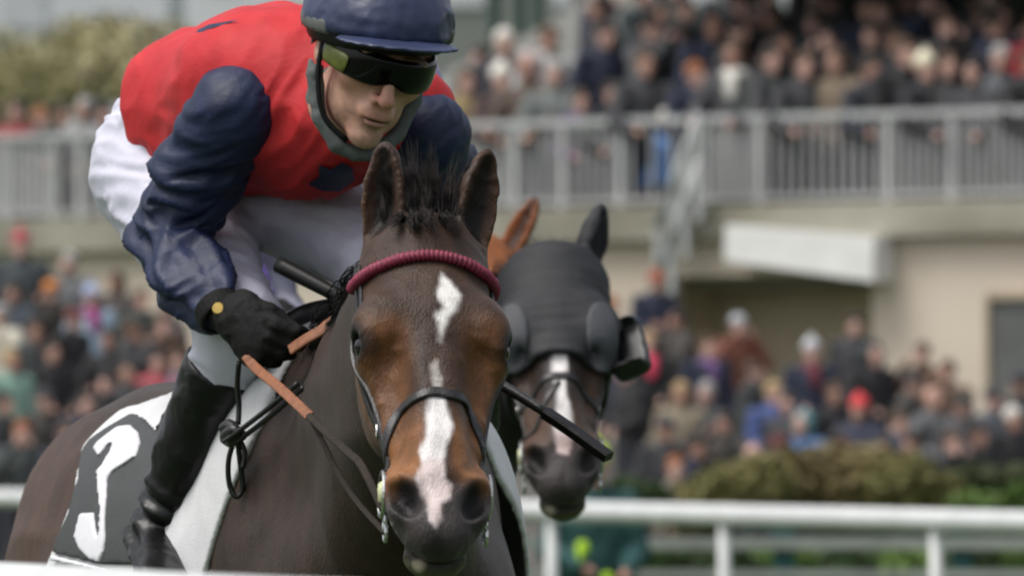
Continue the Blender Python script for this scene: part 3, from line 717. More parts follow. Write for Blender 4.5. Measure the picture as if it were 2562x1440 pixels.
    # --- gaiter
    def gaf(Q):
        q = tl(Q); d = chain(q, [(-.080, .035, .005), (-.079, .0, -.05), (-.062, -.028, -.100), (-.030, -.052, -.130), (0, -.058, -.136), (.030, -.052, -.130), (.062, -.028, -.100), (.079, .0, -.05), (.080, .035, .005)], [.0115]*9, .004)
        d = smin(d, rc(q, (0, .055, -.09), (0, .11, -.15), .056, .056), .03)
        return smax(d, -(humanhead(q) - .004), .004)
    garment(root, 'neck_gaiter', gaf, [up((0, .02, -.08))], .17, .004*fine, mats['gaiter'], .002, 30)
    # --- helmet
    def helm(q, g=0.0): return ell(q, (0, .012, .052), (.106 + g, .126 + g, .100 + g))
    HR_ = rotm(R(-5), R(-9), 0); th_ = lambda Q: tl(Q) @ HR_
    def coverf(Q):
        q = th_(Q); return smax(helm(q, .004), -(q[:, 2] - .040 + .10*(q[:, 1] + .02)), .006)
    def shellf(Q):
        q = th_(Q); d = smax(helm(q), -(q[:, 2] - .018 + .12*(q[:, 1] + .02)), .005); return smax(d, -ell(q, (0, .012, .045), (.090, .108, .088)), .004)
    def peakf(Q):
        q = th_(Q); p = ell(q, (0, -.106, .046), (.094, .064, .0065), rotm(R(-6), 0, 0)); return np.maximum(p, q[:, 1] + .075)
    def bandf(Q):
        q = th_(Q); return np.maximum(np.maximum(helm(q, .007), -(q[:, 2] - .034 + .10*(q[:, 1] + .02))), q[:, 2] - .058 + .10*(q[:, 1] + .02)) if True else 0
    hc = garment(root, 'helmet', coverf, [up((0, .01, .06))], .18, .0045*fine, mats['cap'], .0035, 22, (1, 1, 1), seed=5.)
    garment(hc, 'helmet_shell', shellf, [up((0, .01, .06))], .18, .0045*fine, black_m)
    garment(hc, 'peak', peakf, [up((0, -.11, .05))], .12, .0035*fine, mats['cap'])
    bf = lambda Q: np.maximum(bandf(Q), (lambda q: q[:, 1] + .055)(th_(Q))*-1)
    garment(hc, 'grey_band', bf, [up((0, .01, .05))], .17, .0045*fine, mats['band'])
    # --- goggles
    def gogf(Q, z0=-.019, z1=.032, g=0.):
        q = tl(Q); o = ell(q, (0, -.012, .004), (.087 + g, .100 + g, .085)); d = np.maximum(o, -o - .010)
        d = smax(d, np.abs(q[:, 2] - (z0 + z1)/2) - (z1 - z0)/2 + .010*np.exp(-(q[:, 0]/.018)**2)*(q[:, 2] < 0), .006)
        return np.maximum(d, q[:, 1] + .012)
    gg = garment(root, 'goggles', gogf, [up((0, -.04, 0))], .14, .003*fine, lens_m)
    def limef(Q): q = tl(Q); return np.maximum(np.maximum(gogf(Q, -.018, .014, .003), q[:, 0] + .064), q[:, 1] + .026)
    if worn: garment(gg, 'side_reflection', limef, [up((-.07, -.05, 0))], .07, .0026, lime_m)  # lime reflection on the goggles, put in as a coloured piece
    stp = lambda Q: (lambda q: np.maximum(np.maximum(np.abs(ell(q, (0, .0, .01), (.084, .104, .10))) - .003, np.abs(q[:, 2] - .012) - .010), -(q[:, 1] + .03)))(tl(Q))
    garment(gg, 'strap', stp, [up((0, .02, 0))], .14, .004*fine, black_m)
    chs = [up(p) for p in ((-.086, .0, .02), (-.082, -.02, -.04), (-.060, -.042, -.095), (-.02, -.062, -.118))]
    link('chin_strap', mesh_py('chin_strap', *tube(catmull(chs, 14), .0045, 6), True), black_m, hc)
    return root
HEADJ = P(938, 140, 14.78); JMX = rotm(0, R(13), 0) @ rotm(0, 0, R(20)) @ rotm(R(18), 0, 0)
pp = lambda *a: P(*a)
J1 = dict(
 R=[pp(588,282,14.93), pp(490,445,15.00), pp(418,595,15.05), pp(478,690,14.95), pp(562,785,14.86), pp(672,852,14.78)],
 L=[pp(1065,345,14.98), pp(1085,450,15.04), pp(1075,560,15.10), pp(1010,670,14.95), pp(950,760,14.82), pp(925,790,14.74)],
 torso=(pp(495,275,15.32), pp(770,272,15.02), pp(870,300,14.90)),
 hump=pp(680,190,15.08), vsh=(pp(640,250,15.02), pp(1025,300,15.02)),
 hem=(pp(388,300,15.34), nrm(pp(430,310,15.36) - pp(760,250,15.10))),
 head=(HEADJ, JMX),
 legR=(pp(400,430,15.38), pp(600,820,14.98), pp(490,1120,15.10), pp(395,1350,15.16), pp(408,1460,15.00)),
 legL=(pp(640,430,15.38), pp(970,655,15.02), pp(960,1000,15.22), pp(940,1300,15.36), pp(980,1390,15.20)),
 pelvis=pp(500,400,15.45), base=(-.25, 15.1, 1.3),
 hr=(pp(640,920,14.80) - pp(715,815,14.76), np.array([.8, .35, -.25])), hl=(np.array([.2, .1, -1.]), np.array([-.8, .4, -.1])),
 btn=np.array([-.006, -.036, .006]))
M1 = dict(vest=red_m, sleeve=navy_m, breeches=breech_m, boot=boot_m, glove=glove_m, gaiter=gait_m, cap=cap_m, band=band_m)
JK1 = jockey('person', 'jockey in red vest, navy sleeves and navy cap riding the leading bay', J1, M1, 'jockeys')
# ================================================================== marks on the silks, reins, whip
def patch(fn, px, off, thick=.0015, step=9., d0=13.8):
    """a thin cloth patch sewn on a garment: outline read on the garment's own surface"""
    pg = np.array(px, float); pts = []
    for i in range(len(pg)):
        a, b = pg[i], pg[(i+1) % len(pg)]; n = max(1, int(np.linalg.norm(b - a)/step)); pts += [a + (b-a)*k/n for k in range(n)]
    nb = len(pts); xs = np.arange(pg[:, 0].min(), pg[:, 0].max(), step); ys = np.arange(pg[:, 1].min(), pg[:, 1].max(), step)
    gx, gy = np.meshgrid(xs, ys); sd = polysd(gx.ravel(), gy.ravel(), pg); ok = sd < -step*.5
    pts += [np.array(q) for q in zip(gx.ravel()[ok], gy.ravel()[ok])]
    out = delaunay_2d_cdt([Vector(p) for p in pts], [], [list(range(nb))], 1, 1e-4)
    q = np.array([tuple(v) for v in out[0]]); W = trace(fn, q[:, 0], q[:, 1], d0); N = grad(fn, W, .004)
    T = W + N*off; n = len(T); Fs = [tuple(f) for f in out[2]]
    return list(T), Fs
vt = [o for o in JK1.children if o.name.startswith('vest')][0]
me = mesh_py('chest_star', *patch(J1['vestf'], [(772,448),(800,430),(804,402),(830,412),(858,394),(880,408),(884,436),(866,452),(846,466),(806,464)], .009), True)
link('navy_patch', me, navy_m, vt)
me = mesh_py('back_mark', *patch(J1['vestf'], [(490,104),(505,84),(530,72),(604,60),(560,74),(525,84)], .008, step=6.), True)
link('navy_patch', me, navy_m, vt)
RB = H2W(H1, (-.074, .070, -.440)); LB = H2W(H1, (.074, .070, -.440))
hR = J1['R'][5]; hL = J1['L'][5]
rr = empty('reins', hR, 'reins with orange rubber grips running from the bit to the jockey gloves', 'reins')
def rp(name, pts, w, m, n=24):
    p = catmull(pts, n); return link(name, mesh_py(name, *tube(p, 0, flat=(w, .005), up=[np.array([-.3, -.8, .5])]*n)), m, rr)
rp('rubber_grip', [P(615,890,14.79), P(640,920,14.76), P(700,970,14.60), P(775,1040,14.45)], .0145, orange_m)
rp('leather_rein', [P(770,1036,14.46), P(810,1075,14.36), P(870,1130,14.2), P(905,1165,14.08), RB], .011, brown_m)
rp('rubber_grip', [P(725,875,14.755), P(765,848,14.745), P(800,828,14.74), P(845,798,14.74), hL], .017, orange_m)
rp('leather_rein', [hL, P(960,860,14.6), P(1060,960,14.45), P(1160,1050,14.25), LB], .011, brown_m)
rp('leather_rein', [P(775,1040,14.45), P(810,1110,14.4), P(850,1190,14.35), P(900,1262,14.25), H2W(H1, (-.07, .085, -.47))], .008, brown_m)
k0 = P(598, 905, 14.82)
def lace(pts, r=.0035, n=20): return link('rein_end', mesh_py('rein_end', *tube(catmull(pts, n), r, 6), True), leather_m, rr)
lace([k0, P(594,960,14.84), P(598,1010,14.85), P(596,1062,14.85)], .0042)
link('knot', mesh_py('knot', *tube(catmull([P(560,1072,14.87), P(575,1062,14.85), P(592,1085,14.83), P(580,1105,14.84), P(563,1092,14.86), P(585,1075,14.82), P(608,1092,14.83)], 26), .009, 8), True), leather_m, rr)
lace([P(588,1095,14.84), P(572,1150,14.85), P(574,1210,14.86), P(592,1242,14.86), P(607,1215,14.86), P(600,1150,14.85), P(594,1098,14.84)], .0046, 30)
lace([P(600,1098,14.84), P(612,1130,14.84), P(608,1170,14.84)], .0045)
for a, b in (((745,958,14.72), (560,1105,14.83)), ((760,968,14.72), (585,1110,14.83))):
    lace([P(*a), P((a[0]+b[0])/2, (a[1]+b[1])/2 + 4, (a[2]+b[2])/2), P(*b)], .004)
# whip
wh = empty('whip', hL, 'black padded riding whip held across the neck of the leading bay', 'whip')
wp = catmull([P(697,662,14.86), P(850,742,14.80), P(1050,850,14.74), P(1260,966,14.68), P(1400,1054,14.64), P(1524,1142,14.60)], 40)
link('handle', mesh_py('handle', *tube(wp[:14], [.0125 - .003*(i/13) for i in range(14)], 10), True), black_m, wh)
link('shaft', mesh_py('shaft', *tube(wp[13:30], [.0085 - .001*(i/16) for i in range(17)], 10), True), leather_m, wh)
link('padded_flap', mesh_py('padded_flap', *tube(wp[29:], 0, flat=(.019, .014), up=[np.array([.3, -.5, .7])]*11)), boot_m, wh)
# ================================================================== the two horses behind and a second jockey
DK2 = np.array([.013, .0105, .010])
HEAD2 = P(1385, 642, 18.9); HM2 = head_axes(R(36), R(2), R(-1))
def head2col(V):
    C = bay_head(V, DK2, (.060, .032, .020)); x = V[:, 0]; t = -V[:, 2]; j = (vnoise(V*np.array([180, 180, 60])) - .5)*.005
    m = np.array([(-.010, .20), (.012, .20), (.016, .27), (.010, .30), (.018, .36), (.020, .42), (.010, .455), (-.008, .45), (-.014, .40), (-.006, .33), (-.014, .28)])
    C = mix3(C, (.60, .57, .56), sstep(.003, -.003, polysd(x, t, m) + j)*(V[:, 1] < .06))
    return mix3(C, (.42, .27, .25), sstep(.39, .43, t)*sstep(.006, -.004, polysd(x, t, m))*(V[:, 1] < .06)*.7)
ORG2 = (-.36, 19.40, .05)
H2 = build_horse('racehorse', 'black hooded racehorse with white blaze close behind the leading bay', 'horse', ORG2, R(15), HEAD2, HM2, .0055, .02, head2col, ((-1, 1.9, .05, .3), (1, .22, .24, .9, .148)), dark=DK2)
V, Q = strands(150, mane_lock(H2, rn)); link('mane', mesh_np('mane', V, Q), hair_m, H2.root); tail(H2, hair_m)
V, Q = strands(60, fore_lock(H2, rn, .5)); link('forelock', mesh_np('forelock', V, Q), mat('pale_forelock', (.16, .14, .12), .6, .4, 60.), H2.root)
BR2 = bridle(H2, 'black bridle over the hood of the dark horse behind', None, None, leather_m)
link('noseband', mesh_py('noseband', *strap_on(H2, lambda Q: headsdf(H2.toH(Q)), [(-.07, .10, -.34), (-.066, .05, -.315), (-.04, .0, -.29), (0, -.02, -.285), (.04, .0, -.29), (.066, .05, -.315), (.07, .10, -.34)], .013, .006, 50)), leather_m, BR2)
link('noseband', mesh_py('drop_noseband', *strap_on(H2, lambda Q: headsdf(H2.toH(Q)), [(-.07, .08, -.41), (-.055, .02, -.385), (-.03, -.01, -.335), (0, -.02, -.30)], .009, .005, 40)), leather_m, BR2)
hood_m = mat('hood_fabric', (.0075, .0085, .011), .7, .25, 40., .5, 220.); patch_m = mat('hood_grey', (.036, .039, .045), .65, .15, 40., .3, 300.); bl_m = mat('blinker', (.007, .007, .008), .45, .2, 40.)
hood = empty('blinker_hood', H2W(H2, (0, 0, 0)), 'dark grey blinker hood on the head of the black horse', 'hood')
def hoodf(Q):
    q = H2.toH(Q); d = headsdf(q); s = np.stack([np.abs(q[:, 0]), q[:, 1], q[:, 2]], 1)
    e = np.minimum(earsdf(q, -1, 1.9, .05, .3), earsdf(q, 1, .22, .24, .9, .148)) - .003
    o = np.maximum(np.abs(d - .006) - .005, np.maximum(q[:, 2] - .05, -(q[:, 2] + .235 + .10*np.abs(q[:, 0]))))
    o = np.maximum(o, q[:, 1] - .20); o = np.minimum(o, np.maximum(e, q[:, 2] - .20))
    o = o + .0006*np.sin(q[:, 2]*230 + 3*vnoise(q*25))*sstep(.06, .03, s[:, 0])*sstep(-.06, -.10, q[:, 2]) + .004*(vnoise(q*np.array([14., 14., 40.])) - .5)
    return np.maximum(o, -ell(s, (.10, .036, -.182), (.05, .030, .030)))
bb = lambda lo, hi: bbox([H2W(H2, (a, b, c)) for a in (lo[0], hi[0]) for b in (lo[1], hi[1]) for c in (lo[2], hi[2])], .02)
V, Q = extract(hoodf, *bb((-.13, -.12, -.29), (.15, .20, .21)), .0048, 1); link('hood_fabric', mesh_np('hood_fabric', V, Q), hood_m, hood)
for sx in (-1, 1):
    def pf(Q, sx=sx):
        q = H2.toH(Q); d = headsdf(q); s = np.stack([sx*q[:, 0], q[:, 1], q[:, 2]], 1)
        o = np.maximum(np.abs(d - .0105) - .0036, ell(s, (.082, .02, -.180), (.034, .074, .072)))
        return np.maximum(o, -ell(s, (.10, .036, -.182), (.05, .026, .026)))
    V, Q = extract(pf, *bb((-.13, -.08, -.29), (.13, .14, -.08)), .0045, 1); link('eye_patch', mesh_np('eye_patch', V, Q), patch_m, hood)
def blk(Q, sx=1):
    q = H2.toH(Q); s = np.stack([sx*q[:, 0], q[:, 1], q[:, 2]], 1)
    o = box(s, (.130, .042, -.185), (.036, .034, .056), rotm(0, R(-8), R(-25)), .016); return np.maximum(o, -box(s, (.116, .010, -.185), (.044, .036, .049), rotm(0, R(-8), R(-25)), .014))
for sx in (1, -1):
    V, Q = extract(lambda Q: blk(Q, sx), *bb((-.21, -.06, -.27), (.21, .12, -.09)), .005, 1); link('blinker_cup', mesh_np('blinker_cup', V, Q), bl_m, hood)
# chestnut
CH = np.array([.17, .060, .019]); HEAD3 = P(1208, 606, 21.4); HM3 = head_axes(R(38), R(12), R(4))
H3 = build_horse('racehorse', 'chestnut racehorse hidden behind the others, only an ear showing', 'horse', (-.30, 22.25, .05), R(15), HEAD3, HM3, .006, .024,
                 lambda V: bay_head(V, CH, (.30, .12, .045)), ((-1, .1, .1, .2), (1, .0, .46, -.75)), dark=CH)
V, Q = strands(120, mane_lock(H3, rn)); link('mane', mesh_np('mane', V, Q), mat('chestnut_mane', (.10, .04, .016), .5, .3, 40.), H3.root)
# second jockey: same seat, on the hooded horse
def carry(p):
    c, s = math.cos(R(0)), math.sin(R(0)); q = np.asarray(p, float) - np.array(ORG1); return np.array(ORG2) + np.array([.065 + c*q[0] - s*q[1], s*q[0] + c*q[1], q[2] + .02])
def carryv(v): return np.asarray(v, float)
J2 = {}
for k, v in J1.items():
    if k in ('R', 'L', 'torso', 'vsh', 'legR', 'legL'): J2[k] = [carry(p) for p in v]
J2['hump'] = carry(J1['hump']); J2['pelvis'] = carry(J1['pelvis']); J2['base'] = carry(J1['base']); J2['hem'] = (carry(J1['hem'][0]), carryv(J1['hem'][1]))
J2['head'] = (carry(HEADJ), JMX); J2['hr'] = [carryv(v) for v in J1['hr']]; J2['hl'] = [carryv(v) for v in J1['hl']]; J2['btn'] = carryv(J1['btn'])
purple_m = mat('purple_silk', (.085, .035, .30), .42, .15, 18., .3, 26., sheen=.2)
M2 = dict(M1, vest=purple_m, sleeve=purple_m, cap=purple_m)
JK2 = jockey('person', 'jockey in purple silks glimpsed behind the legs of the red vested jockey', J2, M2, 'jockeys', 2.2, False)
# ================================================================== THE BACKGROUND
def leafm(name, c, c2): return mat(name, c, .7, .3, .9, col2=c2)
def foliage(ells, n, size, rnd):
    V = np.zeros((n, 4, 3)); w = np.array([e[1][0]*e[1][1]*e[1][2] for e in ells]); w = w/w.sum()
    k = rnd.choice(len(ells), n, p=w); u = rnd.normal(size=(n, 3)); u /= np.linalg.norm(u, axis=1)[:, None]; r = rnd.random(n)**.45
    c = np.array([e[0] for e in ells])[k] + u*np.array([e[1] for e in ells])[k]*r[:, None]
    a = rnd.normal(size=(n, 3)); a /= np.linalg.norm(a, axis=1)[:, None]; b = np.cross(a, rnd.normal(size=(n, 3))); b /= np.linalg.norm(b, axis=1)[:, None]
    s = size*(.6 + .8*rnd.random(n))[:, None]
    V[:, 0] = c - a*s; V[:, 1] = c + b*s*.5; V[:, 2] = c + a*s; V[:, 3] = c - b*s*.5
    return V.reshape(-1, 3), np.arange(4*n).reshape(-1, 4)
def boxo(name, lo, hi, m, parent=None): return link(name, mesh_py(name, *boxm(lo, hi)), m, parent)
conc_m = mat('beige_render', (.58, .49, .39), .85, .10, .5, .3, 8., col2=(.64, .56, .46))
slab_m = mat('stained_concrete', (.20, .19, .135), .9, .35, .9, .4, 9., col2=(.36, .34, .28))
grey_m = mat('grey_metal', (.31, .315, .315), .6, .15, 1.5); lgrey_m = mat('light_grey_metal', (.39, .40, .395), .55, .12, 2.)
perf_m = mat('perforated_panel', (.215, .22, .225), .7, .2, 1.2, col2=(.27, .275, .28)); pan_m = mat('pale_panel', (.38, .385, .38), .7, .12, 1.3)
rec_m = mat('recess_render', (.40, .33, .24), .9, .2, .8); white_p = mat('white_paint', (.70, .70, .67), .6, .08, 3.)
glass_m = mat('window_glass', (.12, .125, .12), .2, .2, 2.); step_m = mat('step_concrete', (.22, .21, .19), .9, .2, 1.)
rail_m = mat('white_rail', (.56, .57, .565), .45, .08, 4.); teal_m = mat('teal_paint', (.010, .07, .065), .6, .3, 3.)
# --- stand: line of the terrace front
SA = P(0, HOR, 95.0); SB = P(2562, HOR, 88.0); E = nrm((SB - SA)*np.array([1, 1, 0])); BK = np.array([-E[1], E[0], 0])
def WP(u, v, z): return np.array([SA[0], SA[1], 0]) + E*u + BK*v + np.array([0, 0, z])
def wu(px, v=0.):                       # u where the ray of a pixel column meets the plane at depth v behind the front
    d = raydir(px, HOR)[:2]; o = (SA[:2] + BK[:2]*v); M = np.array([[d[0], -E[0]], [d[1], -E[1]]]); return np.linalg.solve(M, o)[1]
def wz(px, py, v=0.):
    p = WP(wu(px, v), v, 0); return CZ + (HOR - py)/FPX*p[1]
def wbox(u0, u1, v0, v1, z0, z1):
    c = [(u0, v0), (u1, v0), (u1, v1), (u0, v1)]; return prism([WP(u, v, z0) for u, v in c][::1], [WP(u, v, z1) for u, v in c])
def wobj(name, m, parent, *a): return link(name, mesh_py(name, *wbox(*a)), m, parent)
ZD = 3.93
stand = empty('grandstand', WP(6, 0, 0), 'beige concrete grandstand terrace with a recessed stair opening behind the crowd', 'grandstand')
uo0, uo1 = wu(1648), wu(2182)
wobj('wall', conc_m, stand, -9, uo0, 0, .35, 0, 3.62); wobj('wall', conc_m, stand, uo1, 20, 0, .35, 0, 3.62)
wobj('lintel', conc_m, stand, uo0, uo1, .002, .35, 3.30, 3.62)
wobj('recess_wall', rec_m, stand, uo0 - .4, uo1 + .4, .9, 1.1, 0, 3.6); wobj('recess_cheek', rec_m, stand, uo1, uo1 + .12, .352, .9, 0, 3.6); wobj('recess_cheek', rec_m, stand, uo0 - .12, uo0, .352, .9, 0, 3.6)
wobj('slab_edge', slab_m, stand, -9, 20, -.16, .40, 3.622, ZD)
wobj('deck', step_m, stand, -9, 20, .402, 7.0, 3.2, 3.40)
# slanting white stair beam
q0 = [(1815, 562), (2186, 592), (2184, 704), (1812, 652)]
f = [WP(wu(x, -.35), -.35, wz(x, y, -.35)) for x, y in q0][::-1]; link('stair_beam', mesh_py('stair_beam', *prism(f, [p + BK*.33 for p in f])), white_p, stand)
# window recess on the right
uw = wu(2482); zw0, zw1 = wz(2482, 985), wz(2482, 748)
w = wobj('window', glass_m, stand, uw, uw + 1.4, -.012, -.004, zw0, zw1); link('window_frame', mesh_py('window_frame', *merge([wbox(uw - .05, uw, -.05, -.002, zw0 - .05, zw1 + .05), wbox(uw, uw + 1.4, -.06, -.002, zw1, zw1 + .07), wbox(uw, uw + 1.4, -.06, -.002, zw0 - .06, zw0)])), rec_m, w)
# tiers behind the deck on the right
ut = wu(1500, 1.0)
for i in range(5): wobj('tier', step_m, stand, ut, 20, .9 + .85*i, 7.0, 3.402 + .36*i, 3.398 + .36*(i+1))
wobj('shade_roof', step_m, stand, ut, 20, .75, 9.0, 6.6, 6.8); wobj('back_wall', slab_m, stand, ut, 20, 7.002, 7.3, 3.2, 6.598)  # roof out of view, with its back wall, added to darken the upper crowd
# --- railing on the terrace
def zr(px, py): return wz(px, py)
ZT = 4.74
def railing(name, label, px0, px1, kinds, ztop=ZT, v=0.12, posts=()):
    r = empty(name, WP(wu(px0, v), v, ZD), label, 'railing', 'railings along the terrace')
    u0, u1 = wu(px0, v), wu(px1, v)
    wobj('top_rail', lgrey_m, r, u0, u1, v - .045, v + .045, ztop - .066, ztop)
    wobj('bottom_rail', grey_m, r, u0, u1, v - .03, v + .03, ZD + .04, ZD + .09)
    for px in posts: u = wu(px, v); wobj('post', lgrey_m, r, u - .034, u + .034, v - .036, v + .036, ZD, ztop - .068)
    for a, b, k in kinds:
        ua, ub = wu(a, v), wu(b, v)
        if k in ('bars', 'wide'):
            n = max(2, int((ub - ua)/(.105 if k == 'bars' else .2)))
            for i in range(n): u = ua + (i + .5)*(ub - ua)/n; wobj('bar', grey_m, r, u - .017, u + .017, v - .015, v + .015, ZD + .092, ztop - .068)
        elif k in ('pale', 'perf'):
            n = max(2, int((ub - ua)/.085)); wd = .024 if k == 'pale' else .019
            for i in range(n): u = ua + (i + .5)*(ub - ua)/n; wobj('bar', pan_m if k == 'pale' else grey_m, r, u - wd, u + wd, v - .012, v + .012, ZD + .092, ztop - .068)
        else: wobj('panel', {'perf': perf_m, 'pale': pan_m}[k], r, ua + .05, ub - .05, v - .012, v + .012, ZD + .11, ztop - .11)
    return r
railing('railing', 'grey terrace railing with an open row of vertical bars, under the main stand', 1765, 2900, [(1765, 1905, 'pale'), (1905, 2215, 'bars'), (2215, 2385, 'perf'), (2385, 2640, 'perf'), (2640, 2900, 'perf')], posts=(1770, 1905, 2225, 2385, 2640))
railing('railing', 'pale barred terrace railing behind the jockey and horse ears', 700, 1762, [(700, 980, 'pale'), (980, 1290, 'pale'), (1290, 1410, 'perf'), (1410, 1555, 'perf'), (1555, 1762, 'wide')], posts=(705, 980, 1290, 1410, 1555))
railing('railing', 'terrace railing on the left behind the rider\'s back', -500, 698, [(-500, -190, 'pale'), (-190, 135, 'pale'), (135, 205, 'bars'), (205, 330, 'perf'), (330, 690, 'pale')], posts=(-190, 20, 135, 205, 335, 690))
# sloping stair rail that comes down in front
sr = empty('stair_railing', WP(wu(1700, -.3), -.3, 3.0), 'sloping grey stair railing beside the blue jacketed spectator', 'railing')
a0, a1 = (1752, 285), (1648, 565)
for dz in (0, -.42):
    p = [WP(wu(x, -.3), -.3, wz(x, y, -.3) + dz) for x, y in (a0, a1)]; link('handrail', mesh_py('handrail', *tube([p[0], .5*(p[0]+p[1]), p[1]], .05, 8), True), lgrey_m, sr)
for t in (.0, .33, .66, 1.):
    x = a0[0] + t*(a1[0]-a0[0]); y = a0[1] + t*(a1[1]-a0[1]); u = wu(x, -.3); z = wz(x, y, -.3); wobj('post', lgrey_m, sr, u - .03, u + .03, -.33, -.27, z - .95, z)
# --- pale sloping parapet behind the middle of the upper crowd
pv = 3.2
f = [WP(wu(x, pv), pv, wz(x, y, pv)) for x, y in [(1120, 420), (1120, 175), (1330, 80), (1500, -20), (1640, -90), (1640, 420)]]
par_m = mat('pale_concrete', (.31, .31, .285), .85, .15, .8)
o = link('stair_parapet', mesh_py('stair_parapet', *prism(f, [p + BK*.3 for p in f])), par_m); tag(o, 'pale sloping concrete parapet behind the upper spectators', 'parapet')
for px, wh_ in ((1238, 'left'), (1300, 'middle'), (1345, 'right')):
    u = wu(px, 4.2); z0 = 3.4; o = wobj('roof_post', mat('dark_green_paint', (.02, .05, .035), .6, .3, 2.), None, u - .04, u + .04, 4.16, 4.24, z0, 7.5); tag(o, f'{wh_} one of three thin dark green posts rising behind the pale parapet', 'post', 'posts behind the parapet')
# --- hazy buildings and trees far behind on the left
far_m = mat('far_wall', (.68, .69, .71), .9, .06, .08); farroof_m = mat('far_roof', (.24, .25, .27), .9, .1, .1); fwin_m = mat('far_window', (.56, .57, .59), .4, .1, 1.)
def farb(label, px0, px1, top, d, bands, m):
    a, b = P(px0, HOR, d), P(px1, HOR, d); z = P(px0, top, d)[2]
    r = empty('far_building', (a[0], d, 0), label, 'building'); boxo('wall', (a[0], d, 0), (b[0], d + 12, z), m, r)
    boxo('roof', (a[0] - .4, d - .4, z + .002), (b[0] + .4, d + 12.4, z + .5), farroof_m, r)
    n = int((b[0] - a[0])/2.4)
    for k in range(bands):
        for i in range(n):
            x = a[0] + (i + .5)*2.4; zz = z - 2.2 - 3.0*k
            if zz > 1: boxo('window', (x - .5, d - .06, zz - .8), (x + .5, d - .01, zz + .7), fwin_m, r)
farb('pale grey block far behind the trees at the upper left', -600, 420, -260, 230, 4, far_m)
farb('whitish block far behind the rider\'s red back', 440, 1000, -320, 260, 4, mat('far_wall_light', (.66, .67, .68), .9, .05, .08))
farb('dull green-grey hall far behind the helmet and parapet', 1010, 2700, -340, 210, 3, mat('far_hall', (.21, .22, .205), .9, .1, .1))
rt = np.random.default_rng(11)
bark_m = mat('bark', (.06, .05, .04), .9, .3, 5.)
def tree(label, px, pyc, d, rx, rz, n, size, m, group='trees behind the terrace'):
    c = P(px, pyc, d); r = empty('tree', (c[0], c[1], 0), label, 'tree', group)
    pts = [np.array([c[0], c[1], 0]), np.array([c[0] + .1, c[1], c[2]*.5]), c]
    link('trunk', mesh_py('trunk', *tube(catmull(pts, 10), np.linspace(.22, .08, 10), 8), True), bark_m, r)
    ells = []
    for i in range(16):
        o = rt.normal(size=3)*np.array([rx, rx, rz])*.5; ells.append((c + o, (rx*.42, rx*.42, rz*.36)))
        link('limb', mesh_py('limb', *tube(catmull([c - np.array([0, 0, rz*.6]), c + o*.5 - np.array([0, 0, rz*.2]), c + o], 6), np.linspace(.06, .015, 6), 5), True), bark_m, r) if i < 6 else None
    V, Q = foliage(ells, n, size, rt); link('crown', mesh_np('crown', V, Q, False), m, r)
ol1 = leafm('olive_leaves', (.32, .29, .14), (.43, .39, .21)); ol2 = leafm('sage_leaves', (.31, .30, .19), (.42, .40, .28))
tree('olive yellow tree beside the rider\'s back at the upper left', 220, 178, 112, 1.2, .6, 2600, .07, ol1)
tree('paler olive tree at the far left edge of the terrace', 20, 205, 118, 1.1, .5, 2300, .07, ol2)
tree('low yellowish tree between the pale trees and the rider', 400, 150, 125, 1.2, .6, 2300, .07, leafm('yellowish_leaves', (.33, .29, .14), (.43, .39, .21)))
# --- viewing steps for the lower crowd
D0, SL = 71.5, .125
def stepz(d): return max(0., math.floor((d - D0)/1.2)*1.2*SL + .15) if d > D0 else 0.
steps = []
for i in range(12):
    d = D0 + 1.2*i; z = max(0., i*1.2*SL + .15); o = boxo('viewing_steps', (-12, d, 0), (12, min(d + 1.2, 87.2), z), step_m); tag(o, kind='structure') if True else 0; steps.append(o)
for o in steps[1:]: o.parent = steps[0]; del o['kind']; o.name = 'step'
# ------------------------------------------------------------------ people
SK = [mat('skin_tone', c, .55, .08, 40.) for c in ((.46, .27, .205), (.52, .32, .26), (.38, .21, .155), (.28, .15, .10))]
CM = {}
def cm(c):
    k = tuple(c)
    if k not in CM: CM[k] = mat('cloth', c, .8, .2, 9., .4, 60.)
    return CM[k]
HC = dict(dark=(.018, .013, .010), brown=(.06, .035, .02), grey=(.28, .27, .26), blonde=(.32, .22, .11), white=(.55, .53, .48), ginger=(.22, .075, .025))
def pose_pts(k):
    if k == 0: return [((.19, .0, 1.40), (.25, -.02, 1.13), (.14, -.22, 1.02)), ((-.19, .0, 1.40), (-.25, -.02, 1.13), (-.10, -.23, 1.04))]
    if k == 1: return [((.19, .0, 1.40), (.27, -.14, 1.20), (.09, -.26, 1.50)), ((-.19, .0, 1.40), (-.27, -.14, 1.20), (-.07, -.26, 1.50))]
    if k == 2: return [((.19, .0, 1.40), (.25, .03, 1.12), (.24, -.06, .86)), ((-.19, .0, 1.40), (-.25, .03, 1.12), (-.23, -.08, .87))]
    return [((.19, -.04, 1.38), (.28, -.14, 1.14), (.20, -.36, 1.05)), ((-.19, -.04, 1.38), (-.28, -.14, 1.14), (-.18, -.36, 1.06))]
TEMPL = {}
HZ = np.array([0, -.02, 1.60])
